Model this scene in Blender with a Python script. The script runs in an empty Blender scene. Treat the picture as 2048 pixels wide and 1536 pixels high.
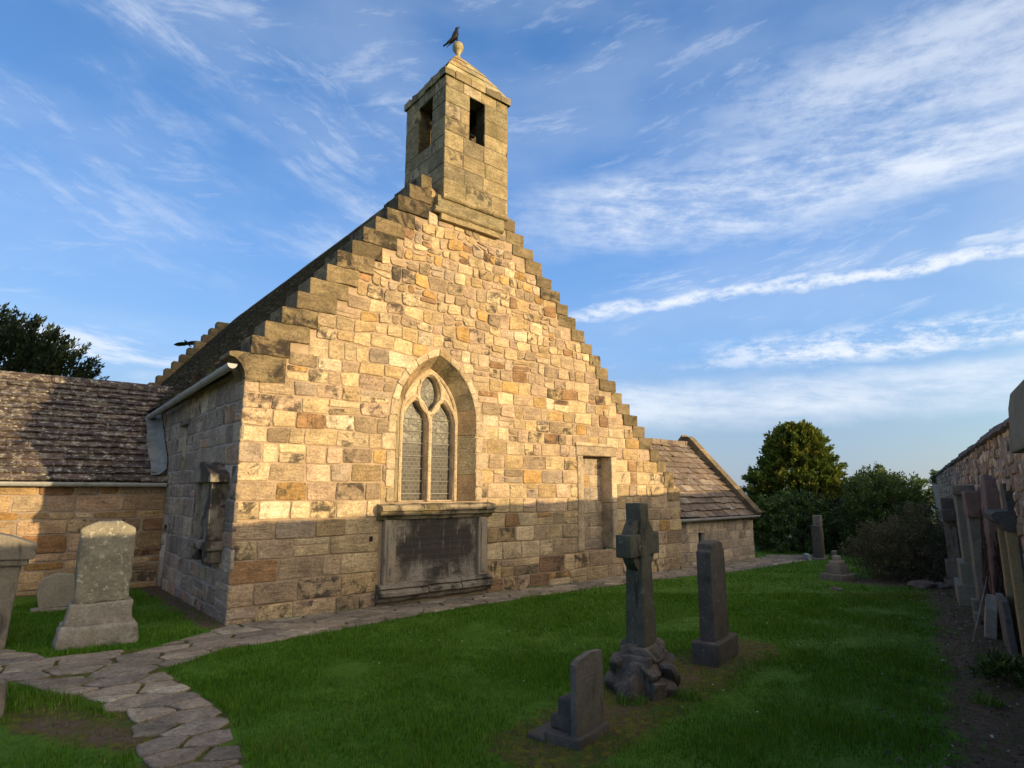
import bpy, bmesh, math, random
import numpy as np
from mathutils import Vector, Matrix, noise as mnoise
from mathutils.geometry import delaunay_2d_cdt

random.seed(7)
rng = np.random.default_rng(7)
C = bpy.context.scene.collection
sc = bpy.context.scene
PI = math.pi

# ------------------------------------------------------------------ camera
F, HOR, EYE = 1200.0, 980.0, 1.6
PITCH = math.atan((HOR - 768) / F)
cam = bpy.data.cameras.new('camera')
cam.sensor_width = 36.0
cam.lens = F / 2048 * 36
cam.clip_start = 0.05
cam.clip_end = 30000
camo = bpy.data.objects.new('camera', cam)
C.objects.link(camo)
camo.location = (0, 0, EYE)
camo.rotation_euler = (PI / 2 + PITCH, 0, 0)
sc.camera = camo

# ------------------------------------------------------------------ light
SUN_EL = math.atan(0.143)
SUN_DIR = Vector((0.879, -0.477, 0)).normalized() * math.cos(SUN_EL) + Vector((0, 0, math.sin(SUN_EL)))
sun = bpy.data.lights.new('sun', 'SUN')
sun.energy = 2.8
sun.angle = math.radians(0.5)
sun.color = (1.0, 0.745, 0.41)
suno = bpy.data.objects.new('sun', sun)
C.objects.link(suno)
suno.location = (30, -20, 20)
suno.rotation_euler = SUN_DIR.to_track_quat('Z', 'Y').to_euler()

sc.view_settings.view_transform = 'Standard'
sc.view_settings.look = 'None'
sc.view_settings.gamma = 1
sc.view_settings.exposure = 1.12


class NT:
    """small node-tree helper"""
    def __init__(s, tree):
        s.t = tree
        s.n = tree.nodes
        s.l = tree.links

    def put(s, sock, v):
        if isinstance(v, bpy.types.NodeSocket):
            s.l.new(v, sock)
        else:
            sock.default_value = v

    def node(s, kind, **kw):
        nd = s.n.new(kind)
        for k, v in kw.items():
            setattr(nd, k, v)
        return nd

    def m(s, op, a, b=0.0, c=None, clamp=False):
        nd = s.node('ShaderNodeMath', operation=op, use_clamp=clamp)
        s.put(nd.inputs[0], a)
        s.put(nd.inputs[1], b)
        if c is not None:
            s.put(nd.inputs[2], c)
        return nd.outputs[0]

    def ss(s, v, a, b, c=0.0, d=1.0):
        nd = s.node('ShaderNodeMapRange', interpolation_type='SMOOTHSTEP')
        s.put(nd.inputs[0], v)
        for i, x in enumerate((a, b, c, d)):
            s.put(nd.inputs[i + 1], x)
        return nd.outputs[0]

    def mix(s, f, a, b, blend='MIX'):
        nd = s.node('ShaderNodeMix', data_type='RGBA', blend_type=blend)
        s.put(nd.inputs[0], f)
        for i, x in ((6, a), (7, b)):
            if isinstance(x, tuple) and len(x) == 3:
                x = x + (1,)
            s.put(nd.inputs[i], x)
        return nd.outputs[2]

    def noise(s, vec, scale=5.0, detail=4.0, rough=0.55, dist=0.0, dim='3D'):
        nd = s.node('ShaderNodeTexNoise', noise_dimensions=dim)
        s.put(nd.inputs['Vector'], vec)
        nd.inputs['Scale'].default_value = scale
        nd.inputs['Detail'].default_value = detail
        nd.inputs['Roughness'].default_value = rough
        nd.inputs['Distortion'].default_value = dist
        return nd.outputs['Fac']

    def vor(s, vec, scale, feature='F1', out='Distance', rand=1.0):
        nd = s.node('ShaderNodeTexVoronoi', feature=feature)
        s.put(nd.inputs['Vector'], vec)
        nd.inputs['Scale'].default_value = scale
        nd.inputs['Randomness'].default_value = rand
        return nd.outputs[out]

    def scale(s, vec, x, y, z, rot=(0, 0, 0)):
        nd = s.node('ShaderNodeMapping')
        s.put(nd.inputs['Vector'], vec)
        nd.inputs['Scale'].default_value = (x, y, z)
        nd.inputs['Rotation'].default_value = rot
        return nd.outputs[0]

    def ramp(s, v, stops, interp='LINEAR'):
        nd = s.node('ShaderNodeValToRGB')
        cr = nd.color_ramp
        cr.interpolation = interp
        while len(cr.elements) < len(stops):
            cr.elements.new(0.5)
        for e, (p, c) in zip(cr.elements, stops):
            e.position = p
            e.color = tuple(c) + (1,) if len(c) == 3 else c
        s.put(nd.inputs[0], v)
        return nd.outputs[0]

    def comb(s, x, y, z):
        nd = s.node('ShaderNodeCombineXYZ')
        for i, v in enumerate((x, y, z)):
            s.put(nd.inputs[i], v)
        return nd.outputs[0]

    def sep(s, v):
        nd = s.node('ShaderNodeSeparateXYZ')
        s.put(nd.inputs[0], v)
        return nd.outputs


# ------------------------------------------------------------------ world: Nishita sky with cirrus
w = bpy.data.worlds.new('World')
sc.world = w
w.use_nodes = True
w.node_tree.nodes.clear()
N = NT(w.node_tree)
tc = N.node('ShaderNodeTexCoord').outputs['Generated']
sx, sy, sz = N.sep(tc)
az = N.m('ARCTAN2', sx, sy)
el = N.m('ARCSINE', sz)
sky = N.node('ShaderNodeTexSky')
sky.sky_type = 'NISHITA'
sky.sun_disc = False
sky.sun_elevation = SUN_EL
sky.sun_rotation = math.atan2(SUN_DIR.x, SUN_DIR.y)
sky.altitude = 50
sky.air_density = 1.0
sky.dust_density = 0.4
sky.ozone_density = 2.5
SKY_STRENGTH = 0.15
skyc = sky.outputs[0]
# clear blue deepening upwards, blended over the Nishita sky
grad = N.ramp(N.m('DIVIDE', el, 1.0, clamp=True), [(0.0, (1.02, 1.32, 1.78)), (.10, (1.02, 1.45, 2.15)), (.22, (.80, 1.50, 2.75)),
                                     (.36, (.52, 1.20, 2.60)), (.52, (.33, .90, 2.15)), (.75, (.22, .66, 1.65)), (1.0, (.17, .52, 1.35))])
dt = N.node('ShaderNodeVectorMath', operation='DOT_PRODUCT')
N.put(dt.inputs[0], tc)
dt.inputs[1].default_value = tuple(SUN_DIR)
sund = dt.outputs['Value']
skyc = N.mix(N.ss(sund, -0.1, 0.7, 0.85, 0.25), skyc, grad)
# warm glow added to the unseen sky round the sun, to fill the shade
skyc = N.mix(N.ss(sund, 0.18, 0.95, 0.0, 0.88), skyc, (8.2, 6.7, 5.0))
# cirrus, laid out in azimuth and elevation
P2 = N.comb(az, el, 0.0)


def fbm(ka, ke, z, detail=7, rough=.6, tilt=0.0, warp=0.0, wz=0.0):
    """stretched noise in azimuth / elevation, with a gentle isotropic warp before stretching"""
    e = el
    if warp:
        wn = N.noise(N.comb(N.m('MULTIPLY', az, 1.0), N.m('MULTIPLY', el, 1.6), wz), 4.0, 2, 0.45)
        e = N.m('ADD', el, N.m('MULTIPLY', N.m('SUBTRACT', wn, 0.5), warp))
    if tilt:
        e = N.m('ADD', e, N.m('MULTIPLY', az, tilt))
    return N.noise(N.comb(N.m('MULTIPLY', az, ka), N.m('MULTIPLY', e, ke), z), 1.0, detail, rough)


def win(v, a, b, c, d):
    return N.m('MULTIPLY', N.ss(v, a, b), N.ss(v, c, d, 1.0, 0.0))


def mul(*v):
    r = v[0]
    for x in v[1:]:
        r = N.m('MULTIPLY', r, x)
    return r


def mx(*v):
    r = v[0]
    for x in v[1:]:
        r = N.m('MAXIMUM', r, x)
    return r


def shift(amount, ka, ke, z, detail=3):
    return N.m('ADD', el, N.m('MULTIPLY', N.m('SUBTRACT', fbm(ka, ke, z, detail, .55), 0.5), amount))


fib = fbm(4.5, 26.0, 7.7, 8, .64, .10, .05, 2.0)
fib2 = fbm(6.0, 30.0, 17.7, 8, .68, -.16, .05, 5.0)
fibl = fbm(5.5, 24.0, 1.2, 8, .64, .38, .06, 8.0)
big = fbm(3.0, 8.0, 3.1, 4, .5)
puff = fbm(22.0, 52.0, 4.4, 9, .70)
e_main = shift(.13, 4.0, 7.0, 11.0)
e_fine = shift(.035, 14.0, 24.0, 21.0, 5)
azr = N.ss(az, -0.10, 0.22)
mixr = N.m('ADD', N.m('MULTIPLY', fib, .62), N.m('MULTIPLY', puff, .38))
a_main = mul(win(e_main, 0.355, 0.43, 0.46, 0.545), azr, N.ss(mixr, 0.34, 0.64, .16, .86))
a_up = mul(win(e_main, 0.45, 0.52, 0.56, 0.66), N.ss(az, 0.22, 0.55), N.ss(N.m('ADD', N.m('MULTIPLY', fib, .35), N.m('ADD', N.m('MULTIPLY', puff, .3), N.m('MULTIPLY', big, .35))), 0.38, 0.62, 0.05, 0.62))
cc = N.m('ADD', 0.305, N.m('MULTIPLY', N.ss(az, 0.05, 0.35, -1.0, 0.0), 0.022))
ctr = N.m('ABSOLUTE', N.m('SUBTRACT', e_fine, cc))
a_con = mul(N.ss(ctr, 0.001, 0.016, 1.0, 0.0), N.ss(puff, 0.30, 0.60, 0.12, .95), win(az, 0.07, 0.13, 3.0, 3.1))
a_con2 = mul(N.ss(N.m('ABSOLUTE', N.m('SUBTRACT', e_fine, 0.328)), 0.0, 0.04, 1.0, 0.0), N.ss(fib2, 0.46, 0.72, 0.0, 0.65), N.ss(az, 0.1, 0.3))
a_low = mul(win(e_fine, 0.176, 0.20, 0.215, 0.245), N.ss(N.m('ADD', az, N.m('MULTIPLY', big, 0.7)), 0.48, 0.72), N.ss(N.m('ADD', N.m('MULTIPLY', fib, 0.4), N.m('MULTIPLY', puff, 0.6)), 0.40, 0.60, 0.0, 0.95))
a_wh = mul(win(e_fine, 0.085, 0.13, 0.150, 0.185), N.ss(az, -0.1, 0.2), N.ss(N.m('ADD', N.m('MULTIPLY', fib, .7), N.m('MULTIPLY', puff, .3)), 0.34, 0.62, 0.22, 0.76))
left = N.ss(az, -0.30, 0.0, 1.0, 0.0)
a_l = mul(win(el, 0.24, 0.36, 0.62, 0.74), left, N.ss(N.m('ADD', N.m('MULTIPLY', fibl, .72), N.m('MULTIPLY', puff, .28)), 0.40, 0.70, 0.0, 0.48), N.ss(big, 0.30, 0.58))
a_l2 = mul(win(e_fine, 0.15, 0.18, 0.20, 0.24), N.ss(az, -0.45, -0.2, 1.0, 0.0), N.ss(fib, 0.42, 0.62, 0.0, 0.8))
a_any = mul(N.ss(N.m('ADD', N.m('MULTIPLY', fib2, .6), N.m('MULTIPLY', big, .4)), 0.47, 0.70, 0.0, 0.40), N.ss(el, 0.08, 0.2))
veil = mul(N.ss(big, .30, .70, 0.0, .16), N.ss(el, .1, .3))
alpha = mx(a_main, a_up, a_con, a_con2, a_low, a_wh, a_l, a_l2, a_any, veil)
CLOUD = (2.75, 2.95, 3.25)
skyc = N.mix(alpha, skyc, CLOUD)
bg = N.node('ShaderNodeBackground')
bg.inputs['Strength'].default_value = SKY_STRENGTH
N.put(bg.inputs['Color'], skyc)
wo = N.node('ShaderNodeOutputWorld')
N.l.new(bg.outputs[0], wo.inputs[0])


# ------------------------------------------------------------------ materials
def new_mat(name):
    mt = bpy.data.materials.new(name)
    mt.use_nodes = True
    mt.node_tree.nodes.clear()
    n = NT(mt.node_tree)
    out = n.node('ShaderNodeOutputMaterial')
    p = n.node('ShaderNodeBsdfPrincipled')
    n.l.new(p.outputs[0], out.inputs[0])
    p.inputs['Specular IOR Level'].default_value = 0.25
    return mt, n, p


def bump(n, p, h, strength=0.5, dist=0.02):
    b = n.node('ShaderNodeBump')
    b.inputs['Strength'].default_value = strength
    b.inputs['Distance'].default_value = dist
    n.put(b.inputs['Height'], h)
    n.l.new(b.outputs[0], p.inputs['Normal'])


def stone_attr(n):
    a = n.node('ShaderNodeAttribute', attribute_name='stone')
    return n.sep(a.outputs['Vector'])


PAL_GABLE = [(0, (.52, .42, .27)), (.12, (.44, .34, .20)), (.24, (.36, .29, .20)), (.33, (.56, .465, .32)), (.43, (.47, .37, .26)),
             (.54, (.45, .30, .13)), (.59, (.34, .27, .195)), (.66, (.47, .365, .275)), (.74, (.52, .42, .27)), (.83, (.32, .205, .115)),
             (.87, (.39, .325, .26)), (.92, (.62, .54, .41)), (.95, (.27, .18, .115)), (.975, (.50, .355, .17))]
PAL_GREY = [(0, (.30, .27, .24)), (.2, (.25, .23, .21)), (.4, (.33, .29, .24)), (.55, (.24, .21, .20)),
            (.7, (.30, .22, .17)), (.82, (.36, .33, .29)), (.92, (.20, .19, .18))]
PAL_RUBBLE = [(0, (.30, .25, .21)), (.2, (.22, .19, .17)), (.4, (.36, .29, .23)), (.6, (.28, .20, .16)),
              (.75, (.40, .35, .29)), (.9, (.17, .15, .14))]
PAL_BELFRY = [(0, (.36, .30, .19)), (.25, (.31, .27, .18)), (.5, (.40, .33, .21)), (.75, (.28, .24, .17)),
              (.9, (.42, .36, .27))]
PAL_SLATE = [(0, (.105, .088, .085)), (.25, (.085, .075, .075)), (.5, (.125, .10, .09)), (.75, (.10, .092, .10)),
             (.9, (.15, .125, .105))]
PAL_SLATE_B = [(0, (.20, .15, .11)), (.3, (.16, .12, .09)), (.5, (.25, .19, .13)), (.75, (.19, .145, .12)),
               (.92, (.30, .25, .19))]
PAL_FLAG = [(0, (.19, .16, .145)), (.25, (.16, .14, .13)), (.5, (.215, .18, .16)), (.75, (.175, .15, .145)),
            (.9, (.24, .21, .19))]


def warm(pal, k=(1.04, .97, .84)):
    return [(p_, tuple(a * b for a, b in zip(c_, k))) for p_, c_ in pal]


def masonry_mat(name, pal, stain=1.0, stain_col=(.045, .038, .032), bump_s=0.6, lichen=None, lic_t=0.66, bed=1.0,
                moss=0.0, spots=0.3, st_scale=5.5):
    mt, n, p = new_mat(name)
    g = n.node('ShaderNodeTexCoord').outputs['Object']
    r, s, b = stone_attr(n)
    col = n.ramp(r, pal, 'CONSTANT')
    off = n.node('ShaderNodeVectorMath', operation='ADD')
    n.put(off.inputs[0], g)
    n.put(off.inputs[1], n.comb(n.m('MULTIPLY', r, 31.0), n.m('MULTIPLY', b, 17.0), n.m('MULTIPLY', s, 23.0)))
    v = off.outputs[0]
    n1 = n.noise(v, 4.5, 6, 0.6)
    n2 = n.noise(n.scale(v, 1.5, 1.5, 9.0, (0.12, 0.1, 0)), 3.0, 6, 0.65, 0.8)
    n3 = n.noise(v, 34.0, 5, 0.65)
    val = n.m('MULTIPLY', n.m('MULTIPLY', n.ss(n1, 0.25, 0.75, 0.72, 1.22), n.ss(n2, 0.25, 0.75, 1 - .22 * bed, 1 + .18 * bed)),
              n.m('ADD', 0.78, n.m('MULTIPLY', b, 0.42)))
    n4 = n.noise(v, 95.0, 3, 0.6)
    val = n.m('MULTIPLY', val, n.m('MULTIPLY', n.ss(n3, 0.3, 0.7, 0.72, 1.22), n.ss(n4, 0.3, 0.7, 0.82, 1.14)))
    val = n.m('MULTIPLY', val, n.ss(n.noise(v, 13.0, 6, 0.75), 0.30, 0.42, 0.62, 1.0))
    hv = n.node('ShaderNodeVectorMath', operation='SCALE')
    n.put(hv.inputs[0], col)
    n.put(hv.inputs['Scale'], val)
    col = hv.outputs[0]
    # rusty iron banding in some stones
    col = n.mix(n.m('MULTIPLY', n.ss(n2, 0.60, 0.74), n.ss(b, 0.6, 0.95, 0, 0.4)), col, (.36, .20, .09))
    st = n.noise(v, st_scale, 9, 0.72, 0.6)
    k = n.m('MULTIPLY', n.ss(n.m('ADD', n.m('MULTIPLY', st, 0.85), n.m('MULTIPLY', s, 0.22)), 0.57, 0.70, 0.0, 0.88), stain)
    col = n.mix(k, col, stain_col)
    if lichen:
        lc = n.noise(g, 9.0, 7, 0.7)
        l2 = n.vor(n.scale(g, 1, 1, 1), 14.0)
        kk = n.m('MULTIPLY', n.ss(lc, lic_t, lic_t + .06), n.ss(l2, 0.15, 0.45, 1.0, 0.3))
        l3 = n.vor(n.scale(g, 1, 1.6, 1.6), 11.0)
        kk = n.m('MAXIMUM', kk, n.m('MULTIPLY', n.ss(n.m('ADD', l3, n.m('MULTIPLY', n.m('SUBTRACT', n3, .5), .5)), .10, .20, spots, 0.0), n.ss(n1, .42, .56)))
        col = n.mix(kk, col, lichen)
    if moss:
        mo = n.noise(g, 2.2, 7, 0.7)
        col = n.mix(n.m('MULTIPLY', n.ss(mo, 0.52, 0.64), moss), col, (.115, .105, .035))
    n.put(p.inputs['Base Color'], col)
    p.inputs['Roughness'].default_value = 0.92
    h = n.m('ADD', n.m('MULTIPLY', n2, 0.9), n.m('ADD', n.m('MULTIPLY', n3, 0.35), n.m('MULTIPLY', st, 0.5)))
    bump(n, p, h, bump_s, 0.03)
    return mt


def mortar_mat(name, c, var=0.25):
    mt, n, p = new_mat(name)
    g = n.node('ShaderNodeTexCoord').outputs['Object']
    n1 = n.noise(g, 3.0, 6, 0.65)
    n2 = n.noise(g, 40.0, 4, 0.7)
    col = n.mix(n.ss(n1, 0.3, 0.7), tuple(x * (1 - var) for x in c), tuple(x * (1 + var * .6) for x in c))
    col = n.mix(n.ss(n2, 0.5, 0.75, 0, .4), col, tuple(x * .55 for x in c))
    n.put(p.inputs['Base Color'], col)
    p.inputs['Roughness'].default_value = 0.95
    bump(n, p, n.m('ADD', n1, n.m('MULTIPLY', n2, 0.5)), 0.6, 0.02)
    return mt


def rock_mat(name, c1, c2, spot=None, spot_t=0.62, stain=None, stain_t=0.55, streak=False, bump_s=0.7, rough=0.9, moss=None):
    mt, n, p = new_mat(name)
    g = n.node('ShaderNodeTexCoord').outputs['Object']
    n1 = n.noise(g, 5.0, 7, 0.65)
    n2 = n.noise(g, 38.0, 5, 0.7)
    col = n.mix(n.ss(n1, 0.3, 0.7), c1, c2)
    col = n.mix(n.ss(n2, 0.35, 0.7, 0.0, 0.45), col, tuple(x * .5 for x in c1))
    if stain:
        gs = n.scale(g, 2.6, 2.6, 0.8) if streak else g
        n3 = n.noise(gs, 2.2, 7, 0.68, 0.4)
        col = n.mix(n.ss(n3, stain_t, stain_t + .12, 0, 0.9), col, stain)
    if spot:
        n4 = n.noise(g, 17.0, 5, 0.6)
        n5 = n.noise(g, 60.0, 3, 0.6)
        col = n.mix(n.ss(n.m('ADD', n.m('MULTIPLY', n4, .7), n.m('MULTIPLY', n5, .3)), spot_t - .05, spot_t + .02, 0, .85), col, spot)
    if moss:
        n6 = n.noise(g, 3.0, 6, 0.7)
        col = n.mix(n.ss(n6, 0.5, 0.66, 0, .8), col, moss)
    n.put(p.inputs['Base Color'], col)
    p.inputs['Roughness'].default_value = rough
    bump(n, p, n.m('ADD', n1, n.m('MULTIPLY', n2, 0.4)), bump_s, 0.02)
    return mt


def leaf_mat(name, pal, rough=0.6, trans=0.25):
    mt, n, p = new_mat(name)
    r, s, b = stone_attr(n)
    col = n.ramp(r, pal)
    hv = n.node('ShaderNodeVectorMath', operation='SCALE')
    n.put(hv.inputs[0], col)
    n.put(hv.inputs['Scale'], n.m('ADD', 0.6, n.m('MULTIPLY', b, 0.8)))
    n.put(p.inputs['Base Color'], hv.outputs[0])
    p.inputs['Roughness'].default_value = rough
    tr = n.node('ShaderNodeBsdfTranslucent')
    n.put(tr.inputs['Color'], hv.outputs[0])
    ms = n.node('ShaderNodeMixShader')
    ms.inputs[0].default_value = trans
    out = [x for x in n.n if x.type == 'OUTPUT_MATERIAL'][0]
    n.l.new(p.outputs[0], ms.inputs[1])
    n.l.new(tr.outputs[0], ms.inputs[2])
    n.l.new(ms.outputs[0], out.inputs[0])
    return mt


def plain_mat(name, c, rough=0.6, metal=0.0, var=0.15, sc_=8.0, dirt=None):
    mt, n, p = new_mat(name)
    g = n.node('ShaderNodeTexCoord').outputs['Object']
    n1 = n.noise(g, sc_, 6, 0.65)
    col = n.mix(n.ss(n1, 0.3, 0.7), tuple(x * (1 - var) for x in c), tuple(x * (1 + var) for x in c))
    if dirt:
        n2 = n.noise(g, sc_ * .5, 7, 0.7)
        col = n.mix(n.ss(n2, 0.52, 0.66, 0, .7), col, dirt)
    n.put(p.inputs['Base Color'], col)
    p.inputs['Roughness'].default_value = rough
    p.inputs['Metallic'].default_value = metal
    return mt


M = {}
PAL_GABLE = warm(PAL_GABLE, (.92, .86, .76))
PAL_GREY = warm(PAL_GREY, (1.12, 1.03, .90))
PAL_FLAG = warm(PAL_FLAG, (1.30, 1.29, 1.06))
PAL_RUBBLE = warm(PAL_RUBBLE, (1.75, 1.5, 1.18))
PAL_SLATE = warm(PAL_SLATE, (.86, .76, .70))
M['gable'] = masonry_mat('gable_sandstone', PAL_GABLE, bump_s=0.75)
M['mortar'] = mortar_mat('lime_mortar', (.37, .275, .18))
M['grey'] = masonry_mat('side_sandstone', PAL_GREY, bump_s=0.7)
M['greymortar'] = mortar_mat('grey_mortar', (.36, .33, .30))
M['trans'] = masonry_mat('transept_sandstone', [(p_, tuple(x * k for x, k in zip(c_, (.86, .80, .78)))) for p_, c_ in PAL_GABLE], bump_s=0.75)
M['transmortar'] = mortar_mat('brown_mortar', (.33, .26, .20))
M['vestry'] = masonry_mat('vestry_sandstone', [(0, (.46, .37, .26)), (.3, (.40, .33, .25)), (.55, (.48, .39, .27)), (.8, (.38, .31, .235)), (.93, (.44, .30, .15))], stain=.6)
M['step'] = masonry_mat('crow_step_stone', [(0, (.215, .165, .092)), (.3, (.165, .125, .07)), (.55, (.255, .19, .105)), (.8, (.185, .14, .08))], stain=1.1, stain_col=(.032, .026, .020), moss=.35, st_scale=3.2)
M['belfry'] = masonry_mat('belfry_sandstone', warm(PAL_BELFRY, (.80, .76, .66)), stain=.9, lichen=(.42, .40, .26), lic_t=.70, moss=.35)
M['belfrymortar'] = mortar_mat('belfry_mortar', (.22, .19, .14))
M['cap'] = masonry_mat('cap_slab', [(0, (.44, .36, .19)), (.5, (.36, .31, .18)), (.8, (.40, .29, .14))], stain=.5, moss=.6, lichen=(.5, .46, .28), lic_t=.64)
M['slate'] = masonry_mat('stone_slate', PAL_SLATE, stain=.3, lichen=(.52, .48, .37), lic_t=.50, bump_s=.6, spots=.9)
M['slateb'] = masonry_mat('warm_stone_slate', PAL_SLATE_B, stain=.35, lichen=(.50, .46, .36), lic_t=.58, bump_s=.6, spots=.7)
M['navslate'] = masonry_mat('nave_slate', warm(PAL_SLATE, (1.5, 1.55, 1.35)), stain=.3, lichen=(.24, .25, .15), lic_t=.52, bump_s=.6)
M['dress'] = masonry_mat('dressed_stone', [(0, (.50, .39, .25)), (.35, (.45, .35, .23)), (.7, (.42, .33, .20)), (.9, (.38, .27, .14))], stain=.35, bump_s=.4, bed=.4)
M['splay'] = masonry_mat('splay_stone', [(0, (.38, .30, .18)), (.35, (.33, .27, .16)), (.7, (.36, .25, .14))], stain=.7, bump_s=.5, bed=.4, moss=.3)
M['rubble'] = masonry_mat('boundary_rubble', PAL_RUBBLE, stain=.7, bump_s=.9)
M['rubmortar'] = mortar_mat('boundary_mortar', (.30, .25, .21), .35)
M['coping'] = rock_mat('coping_stone', (.12, .10, .09), (.19, .155, .13), stain=(.055, .06, .035), moss=None)
M['flag'] = masonry_mat('flagstone', PAL_FLAG, stain=.35, bump_s=.5, lichen=(.36, .35, .32), lic_t=.72)
M['memblack'] = rock_mat('weathered_table_stone', (.14, .118, .09), (.33, .28, .215), spot=(.44, .41, .36), spot_t=.66, stain=(.026, .023, .021), stain_t=.46, bump_s=.6, streak=True)
def slab_mat():
    mt, n, p = new_mat('weathered_inscription')
    g = n.node('ShaderNodeTexCoord').outputs['Object']
    x, y, z = n.sep(g)
    n1 = n.noise(g, 5.0, 7, .65)
    n2 = n.noise(g, 38.0, 5, .7)
    n3 = n.noise(n.scale(g, 1.6, 1, 1.1), 2.2, 8, .68, .3)
    st = n.noise(n.scale(g, 7.0, 1, .9), 1.6, 7, .7)
    col = n.mix(n.ss(n1, .3, .7), (.19, .16, .125), (.33, .285, .22))
    ex = n.m('DIVIDE', n.m('ABSOLUTE', n.m('SUBTRACT', x, 3.0)), .92)
    ez = n.m('DIVIDE', n.m('ABSOLUTE', n.m('SUBTRACT', z, .80)), .66)
    r2 = n.m('ADD', n.m('MULTIPLY', ex, ex), n.m('MULTIPLY', ez, ez))
    k = n.ss(n.m('ADD', n.m('MULTIPLY', n.m('SUBTRACT', n3, .5), 2.6), n.m('SUBTRACT', 1.0, r2)), .0, .75, 0, .93)
    col = n.mix(k, col, (.035, .031, .028))
    kw = n.m('MULTIPLY', n.ss(st, .55, .66), n.ss(n3, .50, .62, 1.0, 0.0))
    col = n.mix(n.m('MULTIPLY', kw, .8), col, (.42, .385, .33))
    kb = n.m('MULTIPLY', n.ss(z, .30, .62, 1.0, 0.0), n.ss(n.noise(g, 3.2, 7, .7), .46, .62, 0, .8))
    col = n.mix(kb, col, (.36, .33, .29))
    col = n.mix(n.ss(n2, .4, .7, 0, .4), col, (.05, .045, .04))
    n.put(p.inputs['Base Color'], col)
    p.inputs['Roughness'].default_value = .9
    # worn lettering: broken rows of shallow cuts
    row = n.m('PINGPONG', n.m('MULTIPLY', z, 1.0), .045)
    cut = n.m('MULTIPLY', n.ss(row, .014, .022), n.ss(n.noise(n.scale(g, 60, 1, 14), 1.0, 2, .5), .46, .56))
    bump(n, p, n.m('ADD', n.m('ADD', n1, n.m('MULTIPLY', n2, .4)), n.m('MULTIPLY', cut, -.6)), .7, .015)
    return mt


M['memblack'] = slab_mat()
M['memcorn'] = rock_mat('cornice_stone', (.25, .205, .14), (.37, .30, .185), stain=(.035, .03, .024), stain_t=.46, moss=(.16, .13, .05))
M['memdark'] = rock_mat('sooty_stone', (.17, .145, .115), (.29, .25, .195), stain=(.035, .03, .026), stain_t=.46)
M['lead'] = plain_mat('lead_sheet', (.20, .215, .21), .6, .1, .25, 5, (.25, .21, .11))
M['gutter'] = plain_mat('painted_gutter', (.36, .37, .37), .5, .0, .15, 10, (.20, .19, .165))
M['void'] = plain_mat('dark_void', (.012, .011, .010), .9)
M['iron'] = plain_mat('black_iron', (.02, .02, .022), .5, .3)


def glass_mat():
    mt, n, p = new_mat('leaded_glass')
    g = n.node('ShaderNodeTexCoord').outputs['Object']
    x, y, z = n.sep(g)
    up = n.ss(z, 2.25, 2.45)
    v = n.comb(n.m('MULTIPLY', x, 1.0), 0.0, z)
    e = n.vor(v, 13.0, 'DISTANCE_TO_EDGE')
    cc = n.node('ShaderNodeTexVoronoi')
    n.put(cc.inputs['Vector'], v)
    cc.inputs['Scale'].default_value = 13.0
    cr, cg, cb = n.sep(cc.outputs['Color'])
    br = n.node('ShaderNodeTexBrick')
    n.put(br.inputs['Vector'], n.comb(x, z, 0.0))
    br.inputs['Scale'].default_value = 1.0
    br.inputs['Brick Width'].default_value = 0.085
    br.inputs['Row Height'].default_value = 0.062
    br.inputs['Mortar Size'].default_value = 0.006
    br.inputs['Color1'].default_value = (0.05, 0.05, 0.05, 1)
    br.inputs['Color2'].default_value = (0.95, 0.95, 0.95, 1)
    br.inputs['Mortar'].default_value = (0.0, 0.0, 0.0, 1)
    bsep = n.node('ShaderNodeSeparateColor')
    n.l.new(br.outputs['Color'], bsep.inputs[0])
    fill = n.noise(v, 6.0, 5, 0.7)
    pane = n.mix(n.m('MULTIPLY', n.m('ADD', n.m('MULTIPLY', cr, .6), n.m('MULTIPLY', fill, .6)), 1.0), (.016, .016, .014), (.23, .22, .18))
    pane2 = n.mix(n.m('MULTIPLY', n.m('ADD', n.m('MULTIPLY', bsep.outputs[0], .5), n.m('MULTIPLY', fill, .5)), 1.0), (.010, .010, .009), (.085, .08, .066))
    col_u = n.mix(n.ss(e, .02, .055), (.02, .02, .018), pane)
    col_l = n.mix(br.outputs['Fac'], pane2, (.11, .10, .085))
    col = n.mix(up, col_l, col_u)
    n.put(p.inputs['Base Color'], col)
    p.inputs['Roughness'].default_value = 0.38
    p.inputs['Specular IOR Level'].default_value = 0.14
    bump(n, p, n.m('ADD', n.m('MULTIPLY', cg, .5), n.m('MULTIPLY', fill, .6)), .25, .012)
    return mt


M['glass'] = glass_mat()

# ------------------------------------------------------------------ mesh helpers


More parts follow.
